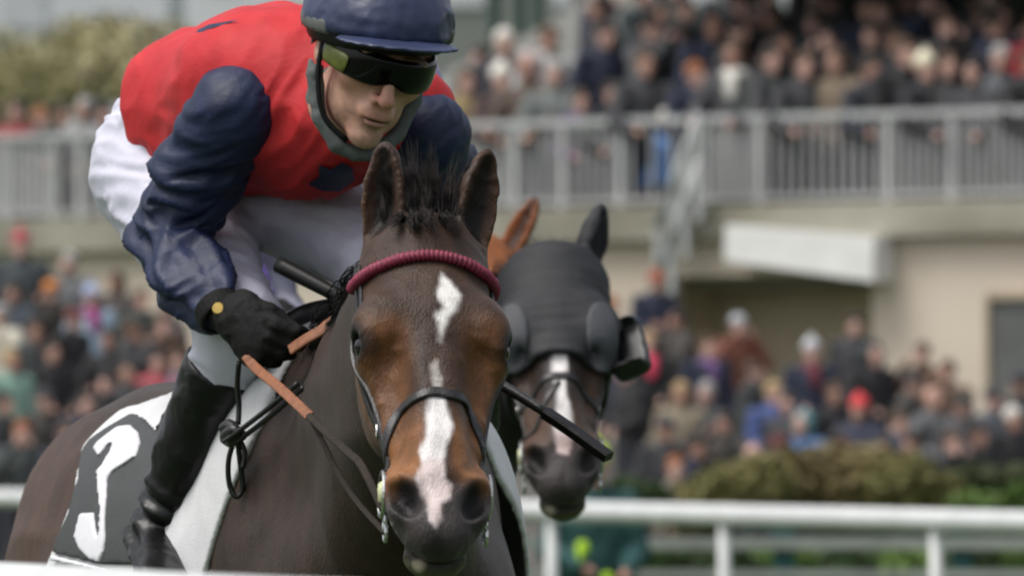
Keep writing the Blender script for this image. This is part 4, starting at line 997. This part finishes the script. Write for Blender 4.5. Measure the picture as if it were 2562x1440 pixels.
def template(k):
    if k in TEMPL: return TEMPL[k]
    arms = pose_pts(k)
    def bod(Q):
        d = rc(Q, (0, .01, 1.0), (0, .0, 1.32), .11, .12); d = smin(d, chain(Q, [(0, .0, 1.40), (0, -.005, 1.52)], [.055, .05], .01), .04)
        for a in arms:
            d = smin(d, chain(Q, [*a], [.045, .036, .026], .01), .03); h = np.array(a[2]); v = nrm(h - np.array(a[1]))
            d = smin(d, ell(Q, h + v*.04, (.03, .035, .04)), .02)
            for f in (-.022, -.007, .008, .022): d = smin(d, rc(Q, h + v*.06 + np.array([f, 0, 0]), h + v*.10 + np.array([f, -.01, .01]), .009, .008), .004)
        for s in (1, -1): d = smin(d, chain(Q, [(s*.09, .0, .92), (s*.10, -.01, .5), (s*.10, .02, .10), (s*.11, -.12, .05)], [.08, .055, .04, .035], .02), .04)
        return d
    Vb, Qb = extract(bod, (-.42, -.52, -.02), (.42, .25, 1.62), .018, 1); Vh, Qh = extract(humanhead, (-.10, -.13, -.14), (.10, .12, .13), .007, 1)
    mb = mesh_np('person_body', np.concatenate([Vh + HZ, Vb]), np.concatenate([Qh, Qb + len(Vh)]))
    def jac(Q):
        d = smin(ell(Q, (0, .01, 1.24), (.20, .145, .26)), ell(Q, (0, .02, 1.0), (.19, .15, .22)), .08)
        for a in arms:
            b = np.array(a[1]) + .93*(np.array(a[2]) - np.array(a[1])); d = smin(d, chain(Q, [a[0], a[1], b], [.075, .062, .046], .02), .05)
        d = smin(d, rc(Q, (0, .0, 1.40), (0, -.005, 1.475), .085, .070), .04)
        return smax(d, -(Q[:, 2] - .80), .02)
    V, Q = extract(jac, (-.42, -.45, .75), (.42, .25, 1.60), .018, 1); V = folds(V, Q, .010, 11, seed=k*1.); mj = mesh_np('jacket', V, Q)
    def tro(Q):
        d = ell(Q, (0, .01, .90), (.17, .13, .12))
        for s in (1, -1): d = smin(d, chain(Q, [(s*.09, .0, .88), (s*.10, -.01, .5), (s*.10, .02, .12)], [.10, .075, .06], .02), .04)
        return d
    V, Q = extract(tro, (-.3, -.2, .03), (.3, .2, 1.05), .02, 1); mt = mesh_np('trousers', V, Q)
    def sho(Q):
        d = 9.
        for s in (1, -1): d = np.minimum(d, chain(Q, [(s*.10, .03, .07), (s*.115, -.14, .05)], [.055, .045], .02))
        return smax(d, -(Q[:, 2] - .0), .01)
    V, Q = extract(sho, (-.2, -.22, -.02), (.2, .12, .16), .016, 1); ms = mesh_np('shoes', V, Q)
    TEMPL[k] = (mb, mj, mt, ms); return TEMPL[k]
def hmesh(name, fn, lo, hi): V, Q = extract(lambda Q: fn(Q - HZ), np.array(lo) + HZ, np.array(hi) + HZ, .010, 1); return mesh_np(name, V, Q)
def hair_s(q): return smax(smax(ell(q, (0, .016, .040), (.083, .100, .092)), -(q[:, 2] + .03 - .55*(-q[:, 1] - .02)), .02), -(q[:, 1] + .085 - .0*q[:, 2]), .02)
def hair_l(q): return smin(hair_s(q), smax(ell(q, (0, .045, -.06), (.100, .070, .15)), -(q[:, 1] + .01), .02), .03)
def capf(q): return smin(smax(ell(q, (0, .010, .045), (.090, .108, .085)), -(q[:, 2] - .030), .008), np.maximum(ell(q, (0, -.115, .035), (.07, .07, .010)), q[:, 1] + .06), .01)
def beanie(q): return smin(smax(ell(q, (0, .012, .050), (.090, .106, .098)), -(q[:, 2] - .018), .01), ell(q, (0, .0, .155), (.028, .028, .026)), .01)
def hoodh(q): return smax(smax(ell(q, (0, .02, .01), (.115, .125, .135)), -(q[:, 1] + .055), .02), -ell(q, (0, -.06, -.01), (.075, .10, .10)), .02)
def scarff(q): return smin(smax(ell(q, (0, .0, -.155), (.115, .11, .055)), -ell(q, (0, 0, -.10), (.05, .05, .05)), .02), ell(q, (.03, -.115, -.26), (.06, .03, .11)), .03)
HM_ = dict(short=hmesh('hair', hair_s, (-.12, -.13, -.14), (.12, .15, .16)), long=hmesh('hair', hair_l, (-.13, -.13, -.25), (.13, .15, .16)), cap=hmesh('cap', capf, (-.12, -.22, -.02), (.12, .15, .16)),
    beanie=hmesh('beanie', beanie, (-.12, -.14, -.02), (.12, .15, .21)), hood=hmesh('hood', hoodh, (-.14, -.12, -.16), (.14, .18, .17)), scarf=hmesh('scarf', scarff, (-.15, -.18, -.40), (.15, .14, -.08)))
def put(name, me, m, root):
    o = bpy.data.objects.new(name, me); COL.objects.link(o)
    if not len(me.materials): me.materials.append(None)
    o.material_slots[0].link = 'OBJECT'; o.material_slots[0].material = m; o.parent = root; return o
rp_ = random.Random(5)
def person(label, px, py, d, coat=(.02, .02, .025), pose=None, hair='dark', hat=None, hatc=None, scarf=None, skin=None, rz=None, trousers=(.02, .022, .03), group='spectators on the steps', floor=None, long=False, extra=None):
    h = P(px, py, d); fz = floor if floor is not None else stepz(d); s = (h[2] - fz)/1.60; s = min(max(s, .80), 1.16); z = h[2] - 1.60*s
    r = empty('person', (h[0], h[1] + .02, z), label, 'person', group, rz if rz is not None else rp_.uniform(-.6, .6)); r.scale = (s, s, s)
    k = pose if pose is not None else rp_.choice((0, 0, 1, 2, 3)); mb, mj, mt, ms = template(k)
    put('body', mb, skin or rp_.choice(SK[:3] + [SK[1]]), r); put('jacket', mj, cm(coat), r); put('trousers', mt, cm(trousers), r); put('shoes', ms, cm((.015, .013, .012)), r)
    if hat in ('cap', 'beanie', 'hood'): put(hat, HM_[hat], cm(hatc), r)
    if hair and hat not in ('beanie', 'hood'): put('hair', HM_['long' if long else 'short'], cm(HC[hair]), r)
    if scarf: put('scarf', HM_['scarf'], cm(scarf), r)
    return r
def dstep(py): return min(86.5, (D0*SL + .07)/(SL - (HOR - py)/FPX))
BLK, NAVY, CHAR, GRY, BRN, OLV, TEAL = (.012, .012, .014), (.014, .02, .042), (.035, .036, .04), (.12, .125, .13), (.085, .05, .03), (.06, .062, .04), (.012, .06, .058)
low = [  # right-hand group
 ('spectator with reddish face half hidden behind the blinker cup', 1530, 768, dict(coat=GRY, hair='ginger', pose=2)),
 ('tall spectator in navy jacket and ginger cap behind the pink scarf', 1640, 705, dict(coat=NAVY, hat='cap', hatc=(.30, .07, .04), pose=0)),
 ('woman in black coat with bright pink scarf', 1622, 858, dict(coat=BLK, scarf=(.72, .06, .13), hair='blonde', pose=0, rz=.0)),
 ('spectator in navy coat with purple badge right of the pink scarf', 1768, 868, dict(coat=NAVY, scarf=(.16, .09, .22), hair='brown', pose=2)),
 ('spectator in rust brown jacket and grey cap', 1846, 815, dict(coat=(.15, .05, .03), hat='cap', hatc=(.33, .35, .37), pose=1)),
 ('spectator in grey green coat holding a phone below the grey cap', 1770, 985, dict(coat=(.05, .055, .055), pose=3, hair='grey')),
 ('spectator in blue jacket with pale face turned sideways', 1935, 985, dict(coat=(.06, .09, .24), pose=0, hair='blonde')),
 ('spectator in navy coat with whitish bobble hat and red face covering', 2030, 880, dict(coat=NAVY, hat='beanie', hatc=(.42, .43, .45), scarf=(.15, .03, .045), pose=0)),
 ('spectator in teal hood low behind the olive shrub', 2010, 1062, dict(coat=(.07, .14, .28), hat='hood', hatc=(.08, .22, .24), pose=2)),
 ('small dark haired spectator at the back against the beige wall', 2140, 815, dict(coat=CHAR, pose=2)),
 ('spectator in black coat with dark hood in front of the beige wall', 2182, 890, dict(coat=BLK, hat='hood', hatc=(.03, .04, .04), pose=0)),
 ('spectator in red and orange bobble hat', 2152, 1025, dict(coat=(.03, .035, .06), hat='beanie', hatc=(.62, .05, .055), pose=0)),
 ('spectator in brown coat raising binoculars by the beige wall', 2308, 885, dict(coat=BRN, pose=1, hair='brown')),
 ('second brown coated spectator raising hands right of the binoculars', 2372, 930, dict(coat=(.14, .085, .06), pose=1, hair='brown')),
 ('bald pale spectator in grey coat below the binocular watchers', 2330, 1000, dict(coat=GRY, pose=3, hair=None)),
 ('spectator with dark cap and charcoal jacket right of the bald one', 2412, 1015, dict(coat=(.06, .06, .065), hat='cap', hatc=(.02, .03, .025), pose=0)),
 ('large spectator in grey blue anorak with dark cap', 2482, 1000, dict(coat=(.085, .095, .11), hat='cap', hatc=(.02, .022, .03), pose=0)),
 ('grey haired spectator in black coat at the right edge', 2532, 1048, dict(coat=BLK, hair='white', pose=2)),
 ('bald spectator low in front of the blue jacket', 1885, 1142, dict(coat=(.09, .13, .13), hair=None, pose=2)),
 ('low reddish haired spectator at the left end of the shrub', 1690, 1172, dict(coat=(.16, .14, .11), hair='ginger', pose=0)),
 ('spectator in dark coat between blue jacket and navy coat', 1975, 1010, dict(coat=CHAR, pose=2, hair='dark')),
 ('spectator in slate jacket between red bobble hat and bald one', 2245, 1060, dict(coat=(.05, .07, .11), pose=0, hair='brown')),
 ('spectator in beige coat low beside the pink scarf woman', 1705, 985, dict(coat=(.20, .17, .12), pose=2, hair='blonde', long=True)),
 # left-hand group
 ('spectator in dark jacket with pink red hat at the back left', 52, 615, dict(coat=(.04, .05, .055), hat='beanie', hatc=(.33, .06, .07), pose=2)),
 ('dark haired spectator in slate coat at the left edge', 35, 735, dict(coat=(.05, .065, .08), pose=0, hair='dark')),
 ('spectator in orange cap with white face mask', 128, 730, dict(coat=(.04, .035, .03), hat='cap', hatc=(.50, .17, .03), pose=1)),
 ('spectator in pale blue jacket and blue hat with magenta scarf', 228, 745, dict(coat=(.30, .40, .50), hat='beanie', hatc=(.30, .36, .52), scarf=(.32, .025, .17), pose=0, rz=.1)),
 ('dark haired woman in brown coat behind the blue hat', 292, 705, dict(coat=(.06, .05, .045), pose=2, hair='brown', long=True)),
 ('spectator with pink face in dark green coat by the rider\'s elbow', 352, 750, dict(coat=(.04, .05, .045), pose=0, hair='brown')),
 ('spectator in brown coat raising hands by the rider\'s forearm', 405, 815, dict(coat=(.10, .06, .04), pose=1, hair='brown')),
 ('spectator in red and white jacket behind the rider\'s wrist', 395, 905, dict(coat=(.36, .07, .085), pose=3, hair='dark')),
 ('spectator in cream coat at the left edge', 2, 790, dict(coat=(.52, .49, .40), pose=1, hair='grey')),
 ('spectator in mint green coat at the left edge', 25, 905, dict(coat=(.20, .33, .27), pose=2, hair='blonde')),
 ('spectator in black coat between mint coat and pale blue jacket', 128, 880, dict(coat=BLK, pose=0, hair='dark')),
 ('low brown haired spectator with ruddy face above the horse rump', 55, 1085, dict(coat=(.05, .06, .06), pose=1, hair='ginger')),
 ('spectator in charcoal coat behind the horse rump', 320, 930, dict(coat=CHAR, pose=0, hair='dark')),
 ('spectator in lilac jacket just above the horse back', 445, 905, dict(coat=(.22, .23, .33), pose=2, hair='brown')),
 ('spectator in navy coat low behind the pale blue jacket', 215, 1010, dict(coat=NAVY, pose=0, hair='dark')),
 ('spectator in grey coat behind the orange cap', 175, 660, dict(coat=GRY, pose=2, hair='grey')),
]
fill = [(1575, 930, 'left of the pink scarf'), (1665, 1075, 'in front of the pink scarf'), (1735, 1120, 'low left of the olive shrub'), (1815, 1060, 'below the rust brown jacket'), (1880, 930, 'between rust brown and blue jackets'), (1955, 1120, 'above the olive shrub under the blue jacket'), (2085, 985, 'right of the whitish bobble hat'), (2095, 1110, 'above the shrub left of the red hat'),
 (2215, 1120, 'above the shrub right of the red hat'), (2275, 960, 'left of the bald spectator'), (2290, 1110, 'above the right shrub'), (2380, 1110, 'below the dark cap'), (2440, 1090, 'left of the grey blue anorak'), (2555, 960, 'at the far right under the window'), (1560, 850, 'behind the blinker cup'), (1700, 800, 'between the ginger cap and the grey cap'),
 (85, 830, 'below the orange cap'), (180, 800, 'left of the magenta scarf'), (275, 850, 'right of the magenta scarf'), (325, 830, 'below the pink face'), (360, 1000, 'above the horse croup'), (110, 1000, 'below the mint coat'), (5, 1010, 'at the left edge below the mint coat'), (270, 960, 'right of the navy coat near the rump'), (90, 690, 'between the pink hat and the orange cap'), (430, 770, 'close to the rider forearm'), (165, 1090, 'just above the rump on the left')]
for i, (px, py, wh_) in enumerate(fill):
    c = [BLK, CHAR, NAVY, (.05, .045, .04), (.03, .035, .035), BLK][i % 6]; nm = ['black', 'charcoal', 'navy', 'brown grey', 'dark green grey', 'black'][i % 6]
    low.append((f'spectator in {nm} coat {wh_}', px, py, dict(coat=c, hair=['dark', 'brown', 'dark', 'dark', 'brown'][i % 5], rz=[-1.1, .3, .9, -.4, 1.3][i % 5], pose=[0, 2, 3, 1][i % 4], **(dict(hat='cap', hatc=[(.03, .03, .035), (.02, .02, .03), (.10, .02, .02)][i % 3]) if i % 4 == 1 else {}))))
for lab, px, py, kw in low: person(lab, px, py, dstep(py), **kw)
# --- upper crowd
def up_(label, px, py, v, floor, **kw):
    u = wu(px, v); d = WP(u, v, 0)[1]; kw.setdefault('pose', 0 if v > .5 else 3); person(label, px, py, d, floor=floor, group='spectators on the upper terrace', **kw)
F0 = 3.40
front = [(1612, 160, CHAR, 'brown', {}), (1738, 190, NAVY, 'ginger', {}), (1842, 135, (.05, .05, .055), 'brown', dict(scarf=(.60, .58, .53))), (1928, 150, (.03, .035, .033), 'dark', {}), (2012, 165, CHAR, 'brown', {}),
  (2097, 155, (.17, .13, .09), 'brown', {}), (2178, 175, (.018, .02, .03), 'dark', {}), (2262, 135, BLK, 'brown', {}), (2312, 172, (.016, .016, .02), 'white', dict(hat='beanie', hatc=(.62, .58, .43))), (2372, 165, (.03, .028, .03), 'brown', {}), (2440, 180, CHAR, 'dark', {}), (2505, 150, (.10, .11, .12), 'grey', {}), (2575, 160, BLK, 'brown', {})]
CN = {CHAR: 'charcoal', NAVY: 'navy', BLK: 'black'}
ords = ['first', 'second', 'third', 'fourth', 'fifth', 'sixth', 'seventh', 'eighth', 'ninth', 'tenth', 'eleventh', 'twelfth', 'thirteenth', 'fourteenth']
for i, (px, py, c, hr, kw) in enumerate(front):
    lab = f'spectator leaning on the right-hand terrace railing, {ords[i]} from the left'
    if 'scarf' in kw: lab = 'spectator with white scarf leaning on the right-hand terrace railing'
    if 'hat' in kw: lab = 'spectator in cream bobble hat leaning on the right-hand terrace railing'
    up_(lab, px, py, .42 + .12*(i % 2), F0, coat=c, hair=hr, **kw)
pal = [BLK, CHAR, NAVY, (.04, .05, .04), (.05, .045, .045), BLK, (.03, .045, .05), (.07, .075, .08)]
for row, (v, fl, y, x0) in enumerate([(1.45, 3.76, 95, 1540), (2.3, 4.12, 38, 1520), (3.15, 4.48, -15, 1505), (4.0, 4.84, -60, 1500)]):
    for i in range(11):
        px = x0 + i*102 + rp_.uniform(-40, 40); c = rp_.choice(pal); kw = {}
        if row == 0 and i == 10: c = (.38, .03, .04)
        if rp_.random() < .30: kw = dict(hat=rp_.choice(['cap', 'hood']), hatc=rp_.choice([(.12, .12, .12), (.02, .02, .02), (.02, .025, .03), (.35, .33, .30)]))
        up_(f'spectator in the {["second", "third", "fourth", "fifth"][row]} row of the upper stand, {ords[i]} from the left', px, y + rp_.uniform(-30, 24), v, fl, coat=c, hair=rp_.choice(['dark', 'brown', 'dark', 'dark', 'brown']), rz=rp_.uniform(-1.3, 1.3), pose=rp_.choice((0, 1, 2, 0)), **kw)
mid = [('spectator in tan coat beside the rider\'s cheek on the terrace', 1165, 205, (.25, .19, .09), 'brown', {}), ('spectator in dark brown coat and white hat on the terrace', 1252, 200, (.06, .035, .035), 'white', dict(hat='beanie', hatc=(.60, .58, .52))),
  ('spectator with pale pink hood on the terrace', 1325, 170, (.09, .065, .05), 'blonde', dict(hat='hood', hatc=(.40, .33, .33))), ('spectator in grey coat left of the purple jacket', 1392, 185, (.13, .145, .14), 'grey', {}), ('spectator in purple jacket leaning over the railing', 1452, 255, (.12, .06, .16), 'brown', {}),
  ('spectator in navy coat behind the tan coat', 1205, 150, NAVY, 'dark', {}), ('pale haired spectator behind the white hat', 1262, 110, (.05, .05, .06), 'white', {}), ('spectator in white coat standing high before the parapet', 1372, 100, (.42, .43, .42), 'brown', {}), ('spectator in black coat right of the purple jacket', 1530, 235, BLK, 'dark', {})]
for lab, px, py, c, hr, kw in mid: up_(lab, px, py, .45 if py > 160 else 1.2, F0 if py > 160 else 3.6, coat=c, hair=hr, **kw)
stairp = [('spectator with reddish face on the stair below the terrace', 1592, 305, (.16, .16, .17), 'brown'), ('white haired spectator in bright blue jacket on the stair', 1668, 300, (.10, .20, .42), 'white')]
for lab, px, py, c, hr in stairp: up_(lab, px, py, .42, wz(px, py, .42) - 1.36, coat=c, hair=hr, pose=2)
left = [(-20, 285, (.05, .05, .06)), (45, 280, (.30, .06, .06)), (100, 298, NAVY), (155, 290, BLK), (215, 275, (.24, .24, .24)), (262, 290, BLK), (318, 285, CHAR)]
for i, (px, py, c) in enumerate(left): up_(f'spectator behind the left terrace railing, {ords[i]} from the left edge', px, py, .5, 3.40, coat=c, hair=['brown', 'dark', 'ginger', 'dark', 'grey', 'dark', 'brown'][i])
# ------------------------------------------------------------------ rails, fence, shrubs, steward
def rail(label, p0, p1, r, posts, hz, flat=1.0):
    d = nrm(p1 - p0); o = empty('running_rail', (p0[0], p0[1], 0), label, 'rail'); n = 24
    link('top_rail', mesh_py('top_rail', *tube([p0 + (p1 - p0)*i/(n-1) for i in range(n)], r, 16), True), rail_m, o)
    for t in posts:
        q = p0 + (p1 - p0)*t; pst = [np.array([q[0], q[1], 0]), np.array([q[0], q[1], q[2]*.5]), np.array([q[0], q[1], q[2] - r*.6])]
        link('post', mesh_py('post', *tube(pst, [r*.62, r*.6, r*.58], 10), True), rail_m, o)
    return o
def onl(p0, p1, px):                   # parameter on a line where it crosses a pixel column
    k = (px - W0/2)/FPX; return (k*p0[1] - p0[0])/((p1[0] - p0[0]) - k*(p1[1] - p0[1]))
ra, rb = P(0, 1244, 60.), P(2562, 1306, 45.); A_ = ra + (ra - rb)*.25; B_ = rb + (rb - ra)*.25
rail('long white running rail behind the horses', A_, B_, .052, [onl(A_, B_, px) for px in (-250, 250, 620, 1000, 1380, 1812, 2342, 2900)], 1.2)
na, nb = P(0, 1405 + 105, 11.0), P(480, 1432 + 122, 9.55)
dirn = nb - na; dirn[2] = 0; nb2 = na + dirn*5.0; na2 = na - dirn*9
rail('near white rail crossing the bottom left corner', na2, nb2, .046, [onl2 for onl2 in (.0, .2, .4, .55, .78, .97)], 1.2)
fr = empty('barrier_fence', P(1960, 1440, 53.)*np.array([1, 1, 0]), 'low fence with teal posts and pale rails behind the running rail', 'fence')
fz = lambda py, d=53.: P(0, py, d)[2]
for px, w in ((1120, .05), (1512, .085), (1962, .055), (2406, .055), (2850, .055)): x = P(px, HOR, 53.)[0]; boxo('post', (x - w, 52.95, 0), (x + w, 53.05, fz(1322)), teal_m, fr)
xa, xb = P(900, HOR, 53.)[0], P(2990, HOR, 53.)[0]
pale_m = mat('pale_rail', (.30, .32, .29), .7, .2, 3.)
for y0, y1 in ((1342, 1372), (1424, 1446)): boxo('rail', (xa, 52.90, fz(y1)), (xb, 52.948, fz(y0)), pale_m, fr)
rs = np.random.default_rng(21)
def shrub(label, cat, blobs, d, n, size, m, group):
    cs = [(P(px, py, d + rs.uniform(-.4, .4)), (rx*d/FPX, rx*d/FPX, rz*d/FPX)) for px, py, rx, rz in blobs]
    c = np.mean([c[0] for c in cs], 0); r = empty('shrub', (c[0], c[1], 0), label, cat, group)
    st = []
    for e in cs:
        for k in range(4): st.append(tube(catmull([np.array([c[0] + rs.normal()*.05, c[1], 0]), .5*(c*np.array([1, 1, 0]) + e[0]), e[0] + rs.normal(size=3)*np.array(e[1])*.5], 6), np.linspace(.025, .008, 6), 5))
    link('stems', mesh_py('stems', *merge(st), True), bark_m, r); V, Q = foliage(cs, n, size, rs); link('leaves', mesh_np('leaves', V, Q, False), m, r)
olv = leafm('shrub_olive', (.13, .125, .03), (.22, .20, .07)); olv2 = leafm('shrub_brown', (.16, .125, .045), (.25, .20, .085)); grn = leafm('plant_green', (.09, .17, .025), (.16, .25, .06)); grn2 = leafm('plant_dark_green', (.025, .055, .012), (.06, .11, .03))
G = 'shrubs behind the running rail'
shrub('broad olive shrub left of centre behind the running rail', 'shrub', [(1750, 1270, 90, 75), (1820, 1235, 100, 80), (1900, 1215, 95, 80)], 60., 6000, .035, olv, G)
shrub('tallest brownish olive shrub behind the running rail', 'shrub', [(1990, 1210, 110, 95), (2080, 1195, 120, 85), (2170, 1200, 110, 90)], 61., 7000, .035, olv2, G)
shrub('rounded olive shrub at the right end of the row', 'shrub', [(2260, 1215, 100, 85), (2340, 1245, 80, 70)], 60., 5000, .035, olv, G)
shrub('bright green low plant at the right edge behind the rail', 'plant', [(2430, 1265, 60, 40), (2500, 1270, 60, 38), (2560, 1255, 50, 50)], 58., 3000, .03, grn, G)
shrub('dark shrub behind the bright green plant at right', 'shrub', [(2440, 1215, 80, 60), (2540, 1220, 70, 60)], 62., 3500, .035, leafm('shrub_green', (.05, .065, .018), (.09, .11, .035)), G)
shrub('small green plant beside the steward', 'plant', [(1570, 1230, 50, 40), (1630, 1250, 50, 45)], 58., 2200, .03, grn2, G)
for i, (a, b, m, w) in enumerate(((1580, 1700, grn2, 'dark'), (1720, 1860, grn2, 'dark'), (1880, 2030, grn, 'bright'), (2080, 2200, grn2, 'dark'), (2210, 2330, grn, 'bright'), (2380, 2480, grn2, 'dark'), (2490, 2600, grn, 'bright'))):
    shrub(f'{w} green low plant seen under the running rail, {ords[i]} from the left', 'plant', [(a + 20, 1420, 60, 60), ((a + b)/2, 1405, 60, 55), (b - 20, 1425, 60, 60)], 56., 2000, .03, m, 'low plants under the rail')
st_ = person('steward in dark teal coat with lime cap behind the hooded horse muzzle', 1484, 1165, 52.2, coat=TEAL, hat='beanie', hatc=(.42, .62, .03), pose=0, rz=.2, floor=0., group=None, trousers=(.012, .05, .05))
lime2 = cm((.42, .66, .02)); V, Q = extract(lambda Q: smin(ell(Q, (0, 0, 0), (.05, .045, .06)), chain(Q, [(-.02, -.02, -.03), (-.03, -.04, -.07), (-.02, -.05, -.09)], [.02, .015, .012], .01), .02), (-.1, -.12, -.13), (.1, .1, .1), .012, 1)
gl = link('glove', mesh_np('glove', V, Q), lime2, st_, local=True); gl.location = (-.115, -.26, 1.15); gl.scale = (.75,)*3
gl2 = link('glove', gl.data, lime2, st_, local=True); gl2.location = (.03, -.23, .98); gl2.scale = (.7,)*3
